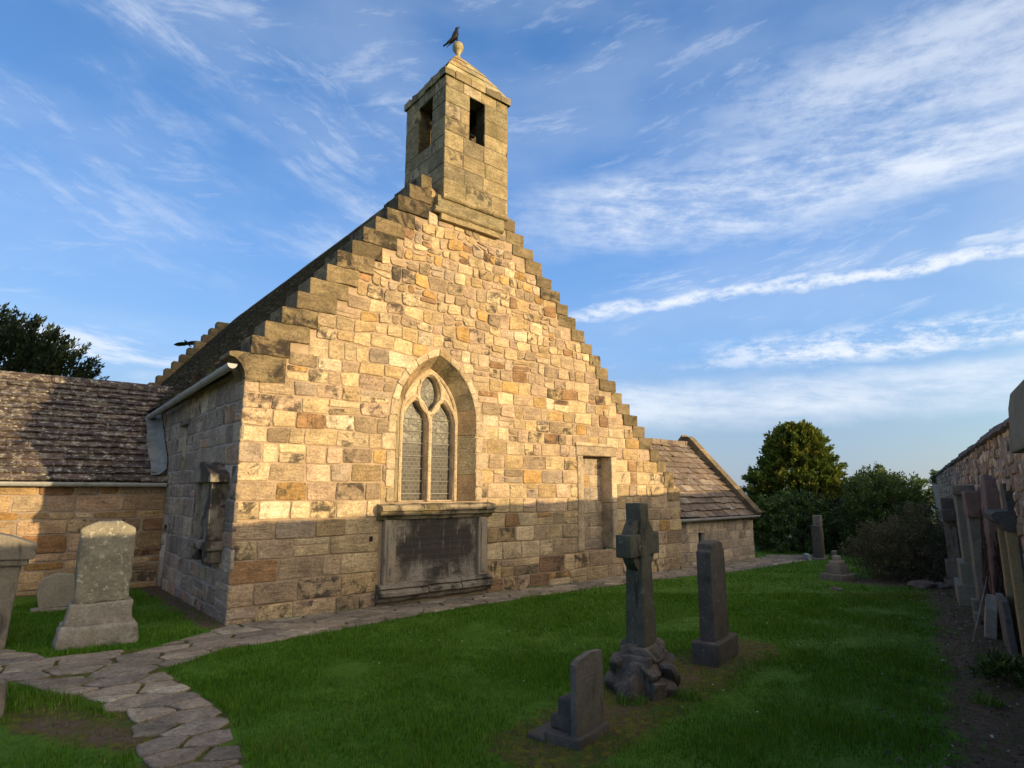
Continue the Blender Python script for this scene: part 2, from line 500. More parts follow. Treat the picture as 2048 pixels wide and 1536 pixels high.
class MB:
    def __init__(s):
        s.v, s.f, s.m, s.a = [], [], [], []

    def add(s, vs, fs, mat=0, a=(0.3, 0.0, 0.5)):
        o = len(s.v)
        s.v.extend([tuple(x) for x in vs])
        for f in fs:
            s.f.append(tuple(i + o for i in f))
            s.m.append(mat)
            s.a.append(a)

    def box(s, lo, hi, mat=0, a=None, rot=0.0, taper=0.0):
        a = a or rattr()
        x0, y0, z0 = lo
        x1, y1, z1 = hi
        t = taper
        vs = [(x0, y0, z0), (x1, y0, z0), (x1, y1, z0), (x0, y1, z0),
              (x0 + t, y0 + t, z1), (x1 - t, y0 + t, z1), (x1 - t, y1 - t, z1), (x0 + t, y1 - t, z1)]
        if rot:
            cx, cy = (x0 + x1) / 2, (y0 + y1) / 2
            c_, s_ = math.cos(rot), math.sin(rot)
            vs = [(cx + (x - cx) * c_ - (y - cy) * s_, cy + (x - cx) * s_ + (y - cy) * c_, z) for x, y, z in vs]
        s.add(vs, [(0, 3, 2, 1), (4, 5, 6, 7), (0, 1, 5, 4), (1, 2, 6, 5), (2, 3, 7, 6), (3, 0, 4, 7)], mat, a)

    def bm(s, bm_, mat=0, a=None):
        a = a or rattr()
        bm_.verts.index_update()
        s.add([v.co for v in bm_.verts], [[v.index for v in f.verts] for f in bm_.faces], mat, a)
        bm_.free()

    def build(s, name, mats, parent=None, smooth=False):
        me = bpy.data.meshes.new(name)
        me.from_pydata(s.v, [], s.f)
        if not isinstance(mats, (list, tuple)):
            mats = [mats]
        for m_ in mats:
            me.materials.append(m_)
        if s.f:
            me.polygons.foreach_set('material_index', np.array(s.m, dtype=np.int32))
            at = me.attributes.new('stone', 'FLOAT_VECTOR', 'FACE')
            at.data.foreach_set('vector', np.array(s.a, dtype=np.float32).ravel())
            me.polygons.foreach_set('use_smooth', np.full(len(s.f), bool(smooth)))
        me.update()
        o = bpy.data.objects.new(name, me)
        C.objects.link(o)
        if parent:
            o.parent = parent
        return o


def rattr(stain=None):
    return (random.random(), (random.random() if stain is None else stain), random.random())


def empty(name, loc=(0, 0, 0), rz=0.0, label=None, cat=None, group=None):
    o = bpy.data.objects.new(name, None)
    C.objects.link(o)
    o.location = loc
    o.rotation_euler = (0, 0, rz)
    o.empty_display_size = 0.2
    if label:
        tag(o, label, cat, group)
    return o


def tag(o, label=None, cat=None, group=None, kind=None):
    if label:
        o['label'] = label
    if cat:
        o['category'] = cat
    if group:
        o['group'] = group
    if kind:
        o['kind'] = kind
    return o


def rough_box(lo, hi, cut=0.08, amp=0.01, freq=5.0, bev=0.012, seed=0.0, taper=(0, 0), fn=None):
    """weathered block: bevelled, subdivided, displaced by noise; taper = inset of the top in x, y"""
    bm_ = bmesh.new()
    lo, hi = Vector(lo), Vector(hi)
    d = hi - lo
    nx, ny, nz = [max(1, int(round(k / cut))) for k in d]
    # grid box built from six patches then merged
    def patch(o_, ux, uy, n_, m_):
        g = [[bm_.verts.new(o_ + ux * (i / n_) + uy * (j / m_)) for j in range(m_ + 1)] for i in range(n_ + 1)]
        for i in range(n_):
            for j in range(m_):
                bm_.faces.new((g[i][j], g[i + 1][j], g[i + 1][j + 1], g[i][j + 1]))
    X, Y, Z = Vector((d.x, 0, 0)), Vector((0, d.y, 0)), Vector((0, 0, d.z))
    patch(lo, Y, X, ny, nx)
    patch(lo + Z, X, Y, nx, ny)
    patch(lo, X, Z, nx, nz)
    patch(lo + Y, Z, X, nz, nx)
    patch(lo, Z, Y, nz, ny)
    patch(lo + X, Y, Z, ny, nz)
    bmesh.ops.remove_doubles(bm_, verts=bm_.verts, dist=1e-5)
    if bev:
        es = [e for e in bm_.edges if len(e.link_faces) == 2 and e.calc_face_angle(0) > 1.0]
        bmesh.ops.bevel(bm_, geom=es, offset=min(bev, min(d) * .3), segments=2, affect='EDGES', profile=0.6)
    sv = Vector((seed * 13.7, seed * 7.1, seed * 3.3))
    cx, cy = (lo.x + hi.x) / 2, (lo.y + hi.y) / 2
    for v in bm_.verts:
        t = (v.co.z - lo.z) / max(d.z, 1e-6)
        if taper != (0, 0):
            v.co.x = cx + (v.co.x - cx) * (1 - taper[0] * t)
            v.co.y = cy + (v.co.y - cy) * (1 - taper[1] * t)
        if fn:
            v.co = fn(v.co, t)
        if amp:
            v.co += mnoise.noise_vector((v.co + sv) * freq) * amp + mnoise.noise_vector((v.co + sv) * freq * 3.1) * amp * .4
    bmesh.ops.recalc_face_normals(bm_, faces=bm_.faces)
    return bm_


def extrude_poly(pts, y0, y1, bev=0.0):
    """solid from an outline in x, z between depths y0 and y1"""
    bm_ = bmesh.new()
    a = [bm_.verts.new((x, y0, z)) for x, z in pts]
    b = [bm_.verts.new((x, y1, z)) for x, z in pts]
    bm_.faces.new(a)
    bm_.faces.new(list(reversed(b)))
    k = len(pts)
    for i in range(k):
        bm_.faces.new((a[i], b[i], b[(i + 1) % k], a[(i + 1) % k]))
    bmesh.ops.recalc_face_normals(bm_, faces=bm_.faces)
    if bev:
        es = [e for e in bm_.edges if e.calc_face_angle(0) > 0.5]
        bmesh.ops.bevel(bm_, geom=es, offset=bev, segments=2, affect='EDGES', profile=0.6)
    return bm_


def jitter_bm(bm_, amp, freq=6.0, seed=0.0):
    sv = Vector((seed, seed * 2.3, seed * .7))
    for v in bm_.verts:
        v.co += mnoise.noise_vector((v.co + sv) * freq) * amp
    return bm_


def tube(mb, pts, radii, seg=10, mat=0, a=None, cap=True):
    a = a or rattr()
    pts = [Vector(p) for p in pts]
    if not isinstance(radii, (list, tuple)):
        radii = [radii] * len(pts)
    vs, fs = [], []
    up = Vector((0, 0, 1))
    for i, p in enumerate(pts):
        t = (pts[min(i + 1, len(pts) - 1)] - pts[max(i - 1, 0)]).normalized()
        s_ = t.cross(up if abs(t.z) < .95 else Vector((1, 0, 0))).normalized()
        u_ = s_.cross(t).normalized()
        for k in range(seg):
            an = 2 * PI * k / seg
            vs.append(p + (s_ * math.cos(an) + u_ * math.sin(an)) * radii[i])
    for i in range(len(pts) - 1):
        for k in range(seg):
            k2 = (k + 1) % seg
            fs.append((i * seg + k, i * seg + k2, (i + 1) * seg + k2, (i + 1) * seg + k))
    if cap:
        fs.append(tuple(range(seg - 1, -1, -1)))
        fs.append(tuple((len(pts) - 1) * seg + k for k in range(seg)))
    mb.add(vs, fs, mat, a)


def lathe(mb, prof, centre, seg=16, mat=0, a=None):
    a = a or rattr()
    vs, fs = [], []
    for r, z in prof:
        for k in range(seg):
            an = 2 * PI * k / seg
            vs.append((centre[0] + r * math.cos(an), centre[1] + r * math.sin(an), centre[2] + z))
    for i in range(len(prof) - 1):
        for k in range(seg):
            k2 = (k + 1) % seg
            fs.append((i * seg + k, i * seg + k2, (i + 1) * seg + k2, (i + 1) * seg + k))
    mb.add(vs, fs, mat, a)


# ------------------------------------------------------------------ masonry
def stone(mb, quad, mapf, depth, a, rough=0.006, rnd=0.02, mat=0, mids=2):
    """one stone: quad = 4 corners (s, z) counter-clockwise"""
    pts = []
    for i in range(4):
        p, q = np.array(quad[i]), np.array(quad[(i + 1) % 4])
        L = np.linalg.norm(q - p)
        if L < 1e-4:
            continue
        d = (q - p) / L
        nrm = np.array([-d[1], d[0]])
        r = min(rnd * random.uniform(.5, 1.5), L * .3)
        ts = [r / L] + [r / L + (1 - 2 * r / L) * (k + 1) / (mids + 1) for k in range(mids)] + [1 - r / L]
        for k, t in enumerate(ts):
            j = random.uniform(-1, 1) * rough
            pts.append(p + d * L * t + nrm * (j + (.25 * r * (.3) if k in (0, len(ts) - 1) else 0)))
    n_ = len(pts)
    P = np.array(pts)
    c = P.mean(0)
    sz = np.sqrt(((P - c) ** 2).sum(1)).min()
    vs = []
    tl = (random.uniform(-1, 1) * .25, random.uniform(-1, 1) * .25)
    ext = np.abs(P - c).max(0) + 1e-6
    for k, (out, sh) in enumerate(((-.03, 0), (depth * .6, 0.0), (depth * .95, min(.006, sz * .2)), (depth * 1.0, min(.022, sz * .45)))):
        for p in P:
            dlt = c - p
            L = np.linalg.norm(dlt)
            q = p + dlt / L * sh
            rel = (q - c) / ext
            o = out + (depth * (tl[0] * rel[0] + tl[1] * rel[1]) if k >= 1 else 0)
            if k >= 2:
                o += random.uniform(-1, 1) * depth * .12
            vs.append(mapf(q[0], q[1], o))
    vs.append(mapf(c[0], c[1], depth * random.uniform(.92, 1.1)))
    fs = []
    for k in range(3):
        for i in range(n_):
            j = (i + 1) % n_
            fs.append((k * n_ + i, k * n_ + j, (k + 1) * n_ + j, (k + 1) * n_ + i))
    top = 3 * n_
    for i in range(n_):
        fs.append((top + i, top + (i + 1) % n_, 4 * n_))
    mb.add(vs, fs, mat, a)


def fill_rows(mb, z0, z1, mapf, intervals, hfun, lfun, jfun, dfun, afun, wob=0.01, jit=0.008, rnd=0.02, split=0.12, seed=0, clip=None):
    z = z0
    row = 0
    while z < z1 - .03:
        h = hfun(z)
        h = min(h, z1 - z)
        if z1 - (z + h) < .08:
            h = z1 - z
        za, zb = z, z + h
        w_a = wob(z) if callable(wob) else wob
        fa = lambda s_, r_=row: w_a * mnoise.noise(Vector((s_ * 1.3, r_ * 7.3 + seed, 0)))
        fb = lambda s_, r_=row + 1: w_a * mnoise.noise(Vector((s_ * 1.3, r_ * 7.3 + seed, 0)))
        if row == 0:
            fa = lambda s_: 0
        for (s0, s1) in intervals(za, zb):
            if s1 - s0 < .04:
                continue
            xs = [s0]
            while xs[-1] < s1 - 1e-6:
                L = lfun(z) * (h / .25) ** .3
                nx = xs[-1] + L
                if s1 - nx < lfun(z) * .45:
                    nx = s1
                xs.append(min(nx, s1))
            ji = jit(z) if callable(jit) else jit
            cuts = [(x + (random.uniform(-1, 1) * ji * 1.5 if 0 < i < len(xs) - 1 else 0),
                     x + (random.uniform(-1, 1) * ji * 1.5 if 0 < i < len(xs) - 1 else 0)) for i, x in enumerate(xs)]
            for i in range(len(xs) - 1):
                (xa, xat), (xb, xbt) = cuts[i], cuts[i + 1]
                J = jfun(z) / 2
                pieces = [(0.0, 1.0)]
                sp = split(z) if callable(split) else split
                if random.random() < sp and h > .16:
                    c_ = random.uniform(.35, .65)
                    pieces = [(0.0, c_), (c_, 1.0)]
                for (ta, tb) in pieces:
                    def zz(x_, t_):
                        return (za + fa(x_)) * (1 - t_) + (zb + fb(x_)) * t_
                    jj = lambda: random.uniform(-1, 1) * ji
                    q = [(xa + J + jj(), zz(xa, ta) + J + jj()), (xb - J + jj(), zz(xb, ta) + J + jj()),
                         (xbt - J + jj(), zz(xbt, tb) - J + jj()), (xat + J + jj(), zz(xat, tb) - J + jj())]
                    if i == 0:
                        q[0] = (xa, q[0][1]); q[3] = (xa, q[3][1])
                    if i == len(xs) - 2:
                        q[1] = (xb, q[1][1]); q[2] = (xb, q[2][1])
                    if q[3][1] - q[0][1] < .02 or q[1][0] - q[0][0] < .02:
                        continue
                    cx, cz = (xa + xb) / 2, (za + zb) / 2
                    if clip and clip(cx, cz):
                        continue
                    stone(mb, q, mapf, dfun(z), afun(cx, cz), rough=ji * .5, rnd=rnd(z) if callable(rnd) else rnd)
        z += h
        row += 1


def sheet(mb, outline, holes, mapf, out=0.0, mat=0, dens=0.0):
    """flat sheet in (s, z) with holes"""
    vs, es = [], []
    for loop in [outline] + holes:
        o = len(vs)
        k = len(loop)
        vs += [Vector(p) for p in loop]
        es += [(o + i, o + (i + 1) % k) for i in range(k)]
    r = delaunay_2d_cdt(vs, es, [], 0, 1e-6)

    def inside(p, loop):
        x, y = p
        c_ = False
        k = len(loop)
        for i in range(k):
            x0, y0 = loop[i]
            x1, y1 = loop[(i + 1) % k]
            if (y0 > y) != (y1 > y) and x < (x1 - x0) * (y - y0) / (y1 - y0) + x0:
                c_ = not c_
        return c_
    fs = []
    for f in r[2]:
        c_ = sum((r[0][i] for i in f), Vector((0, 0))) / len(f)
        if inside(c_, outline) and not any(inside(c_, h_) for h_ in holes):
            fs.append(tuple(f))
    mb.add([mapf(v.x, v.y, out) for v in r[0]], fs, mat)


def pointed(half, cx, zs, apex, n_=12):
    """points of a pointed arch from the left springing over the apex to the right springing"""
    h = apex - zs
    R = (half * half + h * h) / (2 * half)
    pts = []
    cl = cx - half + R
    a_end = math.atan2(h, cx - cl)
    for i in range(n_ + 1):
        a_ = PI + (a_end - PI) * i / n_
        pts.append((cl + R * math.cos(a_), zs + R * math.sin(a_)))
    right = [(2 * cx - x, z) for x, z in reversed(pts[:-1])]
    return pts + right


# ------------------------------------------------------------------ ground heights and frames
TH = math.radians(39.773)
CU = Vector((math.cos(TH), math.sin(TH), 0))
CB = Vector((-math.sin(TH), math.cos(TH), 0))
CO = Vector((-3.442, 7.616, 0))


def gz(x, y):
    d = max(0.0, y - 8.0)
    return -0.016 * min(d, 40) - (0.002 * (d - 40) ** 1.35 if d > 40 else 0)


def uw(u, b, z=0.0):
    return CO + CU * u + CB * b + Vector((0, 0, z))


# ================================================================== CHURCH
church = empty('church', CO, TH, 'old sandstone church with crow-stepped gable, pointed window and belfry, low sun on its upper half', 'church')

STEP_L = [(-.03, 3.36), (.015, 3.60), (.196, 3.835), (.385, 4.07), (.581, 4.325), (.773, 4.565), (.965, 4.807), (1.141, 5.06),
          (1.34, 5.303), (1.531, 5.558), (1.714, 5.777), (1.894, 5.993), (2.089, 6.252), (2.281, 6.509), (2.491, 6.752)]
STEP_R = [(4.539, 6.544), (4.761, 6.309), (4.986, 6.08), (5.216, 5.877), (5.449, 5.608), (5.675, 5.404), (5.89, 5.173),
          (6.109, 4.959), (6.346, 4.733), (6.572, 4.49), (6.803, 4.285), (7.023, 4.053), (7.246, 3.817), (7.457, 3.587),
          (7.689, 3.375), (7.907, 3.149), (8.147, 2.93), (8.372, 2.696), (8.619, 2.459), (8.851, 2.195), (9.109, 1.982), (9.325, 1.655)]
GT = 0.45       # thickness of the gable
BLEN_L = [random.uniform(.50, .66) for _ in STEP_L]
BLEN_R = [random.uniform(.30, .52) for _ in STEP_R]
BLEN_L[-1] = .20
BLEN_L[-2] = .42

# openings on the gable, in (u, z)
WC, WZ0, WZS, WZA, WHALF = 2.94, 1.42, 2.72, 3.745, 0.74
win_outer = [(WC - WHALF, WZ0)] + pointed(WHALF, WC, WZS, WZA) + [(WC + WHALF, WZ0)]
DOOR = (6.12, 7.14, 0.47, 2.42)
TABLE = (1.98, 3.94, 0.03, 1.40)


def fmap(s, z, o):
    return (s, -o, z)


def gable_iv(za, zb):
    zm = (za + zb) / 2
    L, R = -.012, 9.335
    for (u0, zt), bl, (u1, z1) in zip(STEP_L, BLEN_L, STEP_L[1:] + [(2.7, 7.0)]):
        lo_ = zt - .245
        if zb > lo_ + .05 and za < zt - .05:
            L = max(L, u0 + bl)
    for i, ((u0, zt), bl) in enumerate(zip(STEP_R, BLEN_R)):
        lo_ = STEP_R[i + 1][1] if i + 1 < len(STEP_R) else 1.38
        if zb > lo_ + .05 and za < zt - .05:
            R = min(R, u0 - bl)
    if zm > 6.2:
        R = min(R, 4.15)
    blocks = []
    if WZ0 - .02 < zm < WZS:
        blocks.append((WC - WHALF - .0, WC + WHALF + .0))
    elif WZS <= zm < WZA - .02:
        h = WZA - WZS
        Rr = (WHALF ** 2 + h * h) / (2 * WHALF)
        hw = math.sqrt(max(0, Rr * Rr - (zm - WZS) ** 2)) - (Rr - WHALF)
        blocks.append((WC - hw - .16, WC + hw + .16))
    elif WZA - .02 <= zm < WZA + .14:
        blocks.append((WC - .22, WC + .22))
    if TABLE[2] - .05 < zm < TABLE[3]:
        blocks.append((TABLE[0], TABLE[1]))
    if DOOR[2] < zm < DOOR[3] + .02:
        blocks.append((DOOR[0] - .03, DOOR[1] + .03))
    blocks.sort()
    iv = []
    c0 = L
    for b0, b1 in blocks:
        if b0 > c0:
            iv.append((c0, min(b0, R)))
        c0 = max(c0, b1)
    if c0 < R:
        iv.append((c0, R))
    return iv


def lerp(z, pts):
    if z <= pts[0][0]:
        return pts[0][1]
    for (a, va), (b, vb) in zip(pts, pts[1:]):
        if z <= b:
            return va + (vb - va) * (z - a) / (b - a)
    return pts[-1][1]


wall = MB()
outline = [(0, -.3), (9.32, -.3), (9.32, 1.4)]
for (u, z) in reversed(STEP_R):
    outline += [(u - .03, z - .25), (u - .03, z - .02)]
outline += [(4.15, 6.45), (2.95, 6.45)]
for (u, z) in reversed(STEP_L[1:]):
    outline += [(u + .03, z - .02), (u + .03, z - .26)]
outline += [(0.0, 3.30)]
door_hole = [(DOOR[0], DOOR[2]), (DOOR[1], DOOR[2]), (DOOR[1], DOOR[3]), (DOOR[0], DOOR[3])]
sheet(wall, outline, [list(win_outer), door_hole], fmap, 0.0, 1)


def gable_attr(u, z):
    s_ = random.random() ** 1.9
    if z > 5.6:
        s_ = min(1, s_ + .05)
    return (random.random(), s_, random.random())


fill_rows(wall, -.12, 6.55, fmap, gable_iv,
          lambda z: random.uniform(.9, 1.1) * lerp(z, [(0, .30), (1.2, .235), (2.6, .225), (3.4, .205), (5, .185), (6.5, .18)]),
          lambda z: random.uniform(.55, 1.5) * lerp(z, [(0, .42), (1.2, .36), (3.0, .33), (4.0, .27), (6.5, .23)]),
          lambda z: lerp(z, [(0, .017), (3, .017), (4.2, .018), (6.5, .020)]),
          lambda z: random.uniform(.4, 1.3) * lerp(z, [(0, .014), (3, .014), (4.5, .02)]),
          gable_attr,
          wob=lambda z: lerp(z, [(0, .02), (2.5, .03), (4, .09), (6.5, .12)]),
          jit=lambda z: lerp(z, [(0, .006), (2.5, .008), (4, .013), (6.5, .015)]),
          rnd=lambda z: lerp(z, [(0, .016), (3, .018), (4.2, .024), (6.5, .028)]),
          split=lambda z: lerp(z, [(0, .06), (3, .10), (4.2, .17), (6, .17)]))
wall.build('gable_wall', [M['gable'], M['mortar']], church, True)

# crow steps
def step_block(x0, x1, y0, y1, z0, z1, i):
    mb = MB()
    mb.bm(rough_box((x0, y0, z0), (x1, y1, z1), .07, .010, 5.0, .018, i * 1.7), 0, (random.random(), random.uniform(.35, 1.0), random.random()))
    return mb.build('crow_step', M['step'], church, False)


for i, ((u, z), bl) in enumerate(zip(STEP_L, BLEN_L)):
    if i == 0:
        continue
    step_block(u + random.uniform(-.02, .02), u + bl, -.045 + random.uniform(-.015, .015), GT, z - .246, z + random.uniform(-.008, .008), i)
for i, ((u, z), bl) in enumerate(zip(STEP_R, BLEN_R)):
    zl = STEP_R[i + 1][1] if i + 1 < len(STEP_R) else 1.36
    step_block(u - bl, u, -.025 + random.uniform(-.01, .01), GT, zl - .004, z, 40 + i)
# kneeler with its hollow profile
mb = MB()
kp = [(.50, 3.36), (-.16, 3.36), (-.23, 3.345), (-.225, 3.29), (-.15, 3.27), (-.08, 3.21), (-.03, 3.12), (-.015, 3.03), (.0, 2.98), (.50, 3.0)]
kb = extrude_poly(kp, -.03, GT, .012)
mb.bm(jitter_bm(kb, .006, 5, 3.3), 0, (.3, .75, .5))
mb.build('kneeler', M['step'], church)
# far gable steps
for i in range(10):
    z = 5.0 + .262 * i
    u = .95 + .205 * i
    mb = MB()
    mb.bm(rough_box((u, 13.9, z - .30), (u + .6, 14.3, z), .15, .008, 5, .02, i + 90), 0, rattr(.5))
    mb.build('crow_step', M['step'], church, True)

# nave roof: rows of slates on both slopes
def slate_rows(mb, u_bot, z_bot, u_top, z_top, b0, b1, rows, wmin, wmax, th=.022, lift=.02, axis='b', wob=.012):
    """slates on a slope; local: across = b (or u), up the slope from (u_bot, z_bot) to (u_top, z_top)"""
    dv = Vector((u_top - u_bot, z_top - z_bot))
    L = dv.length
    d = dv / L
    nrm = Vector((-d.y, d.x))
    if nrm.y < 0:
        nrm = -nrm
    for r in range(rows):
        t0 = L * r / rows - .01
        t1 = L * (r + 1) / rows + .05
        x = b0 + random.uniform(-.2, 0) * wmax
        while x < b1:
            w_ = random.uniform(wmin, wmax)
            xa, xb = max(x, b0), min(x + w_ - .006, b1)
            if xb - xa > .02:
                a_ = rattr()
                dz = random.uniform(-.5, .5) * wob
                dt = random.uniform(-1, 1) * wob
                pl = []
                for t_, up in ((t0 + dt, lift + th + dz), (t1, .004)):
                    for off in (0, -th):
                        p = Vector((u_bot, z_bot)) + d * t_ + nrm * (up + off)
                        pl.append(p)
                tw = random.uniform(-1, 1) * wob * .6
                vs = []
                for xx, s_ in ((xa, -1), (xb, 1)):
                    for k, p in enumerate(pl):
                        q = p + (nrm * tw * s_ if k < 2 else Vector((0, 0)))
                        vs.append((q.x, xx, q.y) if axis == 'b' else (xx, q.x, q.y))
                mb.add(vs, [(0, 2, 6, 4), (1, 5, 7, 3), (0, 4, 5, 1), (0, 1, 3, 2), (4, 6, 7, 5)], 0, a_)
            x += w_


def roof_sheet(mb, pts, mat=0):
    mb.add(pts, [tuple(range(len(pts)))], mat)


roof = MB()
RZ, RU = 7.45, 3.33
slate_rows(roof, -.17, 3.12, RU, RZ, GT - .02, 13.95, 30, .22, .45, .03, .03)
roof_sheet(roof, [(-.1, GT, 3.10), (RU, GT, RZ - .05), (RU, 14, RZ - .05), (-.1, 14, 3.10)])
slate_rows(roof, 9.4, 1.3, RU, RZ, GT - .02, 13.95, 38, .3, .5, .03, .03)
roof_sheet(roof, [(9.3, GT, 1.28), (RU, GT, RZ - .05), (RU, 14, RZ - .05), (9.3, 14, 1.28)])
nroof = roof.build('nave_roof', M['navslate'], church)
mb = MB()
b = GT
i = 0
while b < 13.9:
    L = random.uniform(.5, .75)
    pr = [(RU - .17, RZ - .12), (RU - .03, RZ + .07), (RU + .03, RZ + .07), (RU + .17, RZ - .12)]
    e = extrude_poly(pr, b, min(b + L - .01, 13.9), .012)
    mb.bm(jitter_bm(e, .01, 3, i), 0, rattr())
    b += L
    i += 1
mb.build('ridge', M['navslate'], nroof)
mb = MB()
sheet(mb, [(0, 2), (9.3, 2), (9.3, 1.3), (RU, RZ), (0, 3.2)], [], lambda s, z, o: (s, 14.0, z))
mb.build('far_gable', M['grey'], church)

# nave side wall (u = 0)
SLIT = (2.98, 3.30, 1.88, 2.66)
DSLIT = (3.86, 4.25, -.1, 1.04)


def smap(s, z, o):
    return (-o, s, z)


def side_iv(za, zb):
    zm = (za + zb) / 2
    iv = [(-.012, 6.6)]
    bl = []
    if SLIT[2] < zm < SLIT[3]:
        bl.append((SLIT[0], SLIT[1]))
    if zm < DSLIT[3]:
        bl.append((DSLIT[0], DSLIT[1]))
    for b0, b1 in bl:
        iv = [x for (p, q) in iv for x in ((p, min(q, b0)), (max(p, b1), q)) if x[1] - x[0] > .05]
    return iv


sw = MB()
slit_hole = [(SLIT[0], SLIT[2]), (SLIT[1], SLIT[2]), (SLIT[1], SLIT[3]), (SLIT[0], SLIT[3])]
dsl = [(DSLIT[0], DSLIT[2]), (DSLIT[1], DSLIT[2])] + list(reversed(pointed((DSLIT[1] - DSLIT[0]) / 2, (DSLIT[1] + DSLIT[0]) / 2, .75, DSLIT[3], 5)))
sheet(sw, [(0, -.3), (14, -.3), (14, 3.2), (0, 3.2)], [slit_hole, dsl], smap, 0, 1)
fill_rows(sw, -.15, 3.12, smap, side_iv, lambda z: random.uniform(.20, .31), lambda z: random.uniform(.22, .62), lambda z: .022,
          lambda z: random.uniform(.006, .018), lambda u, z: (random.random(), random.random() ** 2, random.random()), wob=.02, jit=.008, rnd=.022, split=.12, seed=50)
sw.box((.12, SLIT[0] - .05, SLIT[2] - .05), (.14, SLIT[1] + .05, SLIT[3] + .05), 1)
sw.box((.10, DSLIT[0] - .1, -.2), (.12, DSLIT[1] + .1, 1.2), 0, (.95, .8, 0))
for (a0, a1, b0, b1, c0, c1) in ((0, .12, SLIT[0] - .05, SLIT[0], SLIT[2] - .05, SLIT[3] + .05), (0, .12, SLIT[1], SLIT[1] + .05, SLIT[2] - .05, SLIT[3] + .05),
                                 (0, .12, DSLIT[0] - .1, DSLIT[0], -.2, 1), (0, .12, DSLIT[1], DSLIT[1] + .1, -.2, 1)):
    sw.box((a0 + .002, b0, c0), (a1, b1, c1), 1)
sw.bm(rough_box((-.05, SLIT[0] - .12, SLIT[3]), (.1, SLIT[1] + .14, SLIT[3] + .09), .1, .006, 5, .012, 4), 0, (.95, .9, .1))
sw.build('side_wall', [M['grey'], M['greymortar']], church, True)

# memorial on the side wall
sm = empty('wall_memorial', (0, 0, 0))
sm.parent = church
mb = MB()
mb.bm(rough_box((-.14, .50, .93), (.02, 1.22, 1.72), .12, .006, 5, .012, 5))
mb.bm(rough_box((-.19, .42, .95), (.0, .56, 1.71), .12, .005, 5, .012, 6))
mb.bm(rough_box((-.19, 1.16, .95), (.0, 1.30, 1.71), .12, .005, 5, .012, 7))
mb.build('memorial_shaft', M['memdark'], sm, True)
mb = MB()
cp = [(.30, 1.70), (1.44, 1.70), (1.42, 1.80), (.98, 1.97), (.76, 1.97), (.32, 1.80)]
e = extrude_poly(cp, 0, .26, .015)
for v in e.verts:
    v.co = Vector((-v.co.y + .02, v.co.x, v.co.z))
mb.bm(jitter_bm(e, .008, 4, 2))
mb.build('memorial_cap', M['memdark'], sm)
mb = MB()
mb.bm(rough_box((-.22, .36, .84), (.0, 1.36, .96), .1, .01, 5, .02, 8))
mb.bm(rough_box((-.17, .42, .68), (.0, .72, .86), .1, .01, 5, .03, 9, ))
mb.bm(rough_box((-.17, .98, .68), (.0, 1.28, .86), .1, .01, 5, .03, 10))
mb.build('corbel', M['memdark'], sm, True)

# ------------------------------------------------------------------ gable window
wd = empty('window', (0, 0, 0))
wd.parent = church
IN_HALF, IN_C, IN_A, SPL = 0.535, 2.965, 3.57, 0.30
n_ = 13
po = pointed(WHALF, WC, WZS, WZA, n_)
pi_ = pointed(IN_HALF, IN_C, WZS, IN_A, n_)
po = [(WC - WHALF, WZ0 + (WZS - WZ0) * k / 6) for k in range(6)] + po + [(WC + WHALF, WZS - (WZS - WZ0) * (k + 1) / 6) for k in range(6)]
pi_ = [(IN_C - IN_HALF, WZ0 + (WZS - WZ0) * k / 6) for k in range(6)] + pi_ + [(IN_C + IN_HALF, WZS - (WZS - WZ0) * (k + 1) / 6) for k in range(6)]
mb = MB()
blk = 0
at_ = rattr()
for i in range(len(po) - 1):
    if i % 3 == 0 and i not in (len(po) // 2,):
        at_ = (random.random(), random.random() ** 1.5, random.random())
    g0 = .04 if i % 3 == 0 else 0.0
    a0, a1 = Vector(po[i]), Vector(po[i + 1])
    c0, c1 = Vector(pi_[i]), Vector(pi_[i + 1])
    a0 = a0 + (a1 - a0) * g0
    c0 = c0 + (c1 - c0) * g0
    vs = [(a0.x, -.012, a0.y), (a1.x, -.012, a1.y), (c1.x, SPL, c1.y), (c0.x, SPL, c0.y)]
    mb.add(vs, [(0, 1, 2, 3)], 0, at_)
mb.build('window_splay', M['splay'], wd)
mb = MB()   # backing behind the splay joints
for i in range(len(po) - 1):
    a0, a1, c0, c1 = po[i], po[i + 1], pi_[i], pi_[i + 1]
    k = 1.012
    f = lambda p, c: (c + (p[0] - c) * k)
    mb.add([(f(a0, WC), .0, a0[1]), (f(a1, WC), .0, a1[1]), (f(c1, IN_C), SPL + .08, c1[1]), (f(c0, IN_C), SPL + .08, c0[1])], [(0, 1, 2, 3)])
mb.build('window_jamb', M['mortar'], wd)
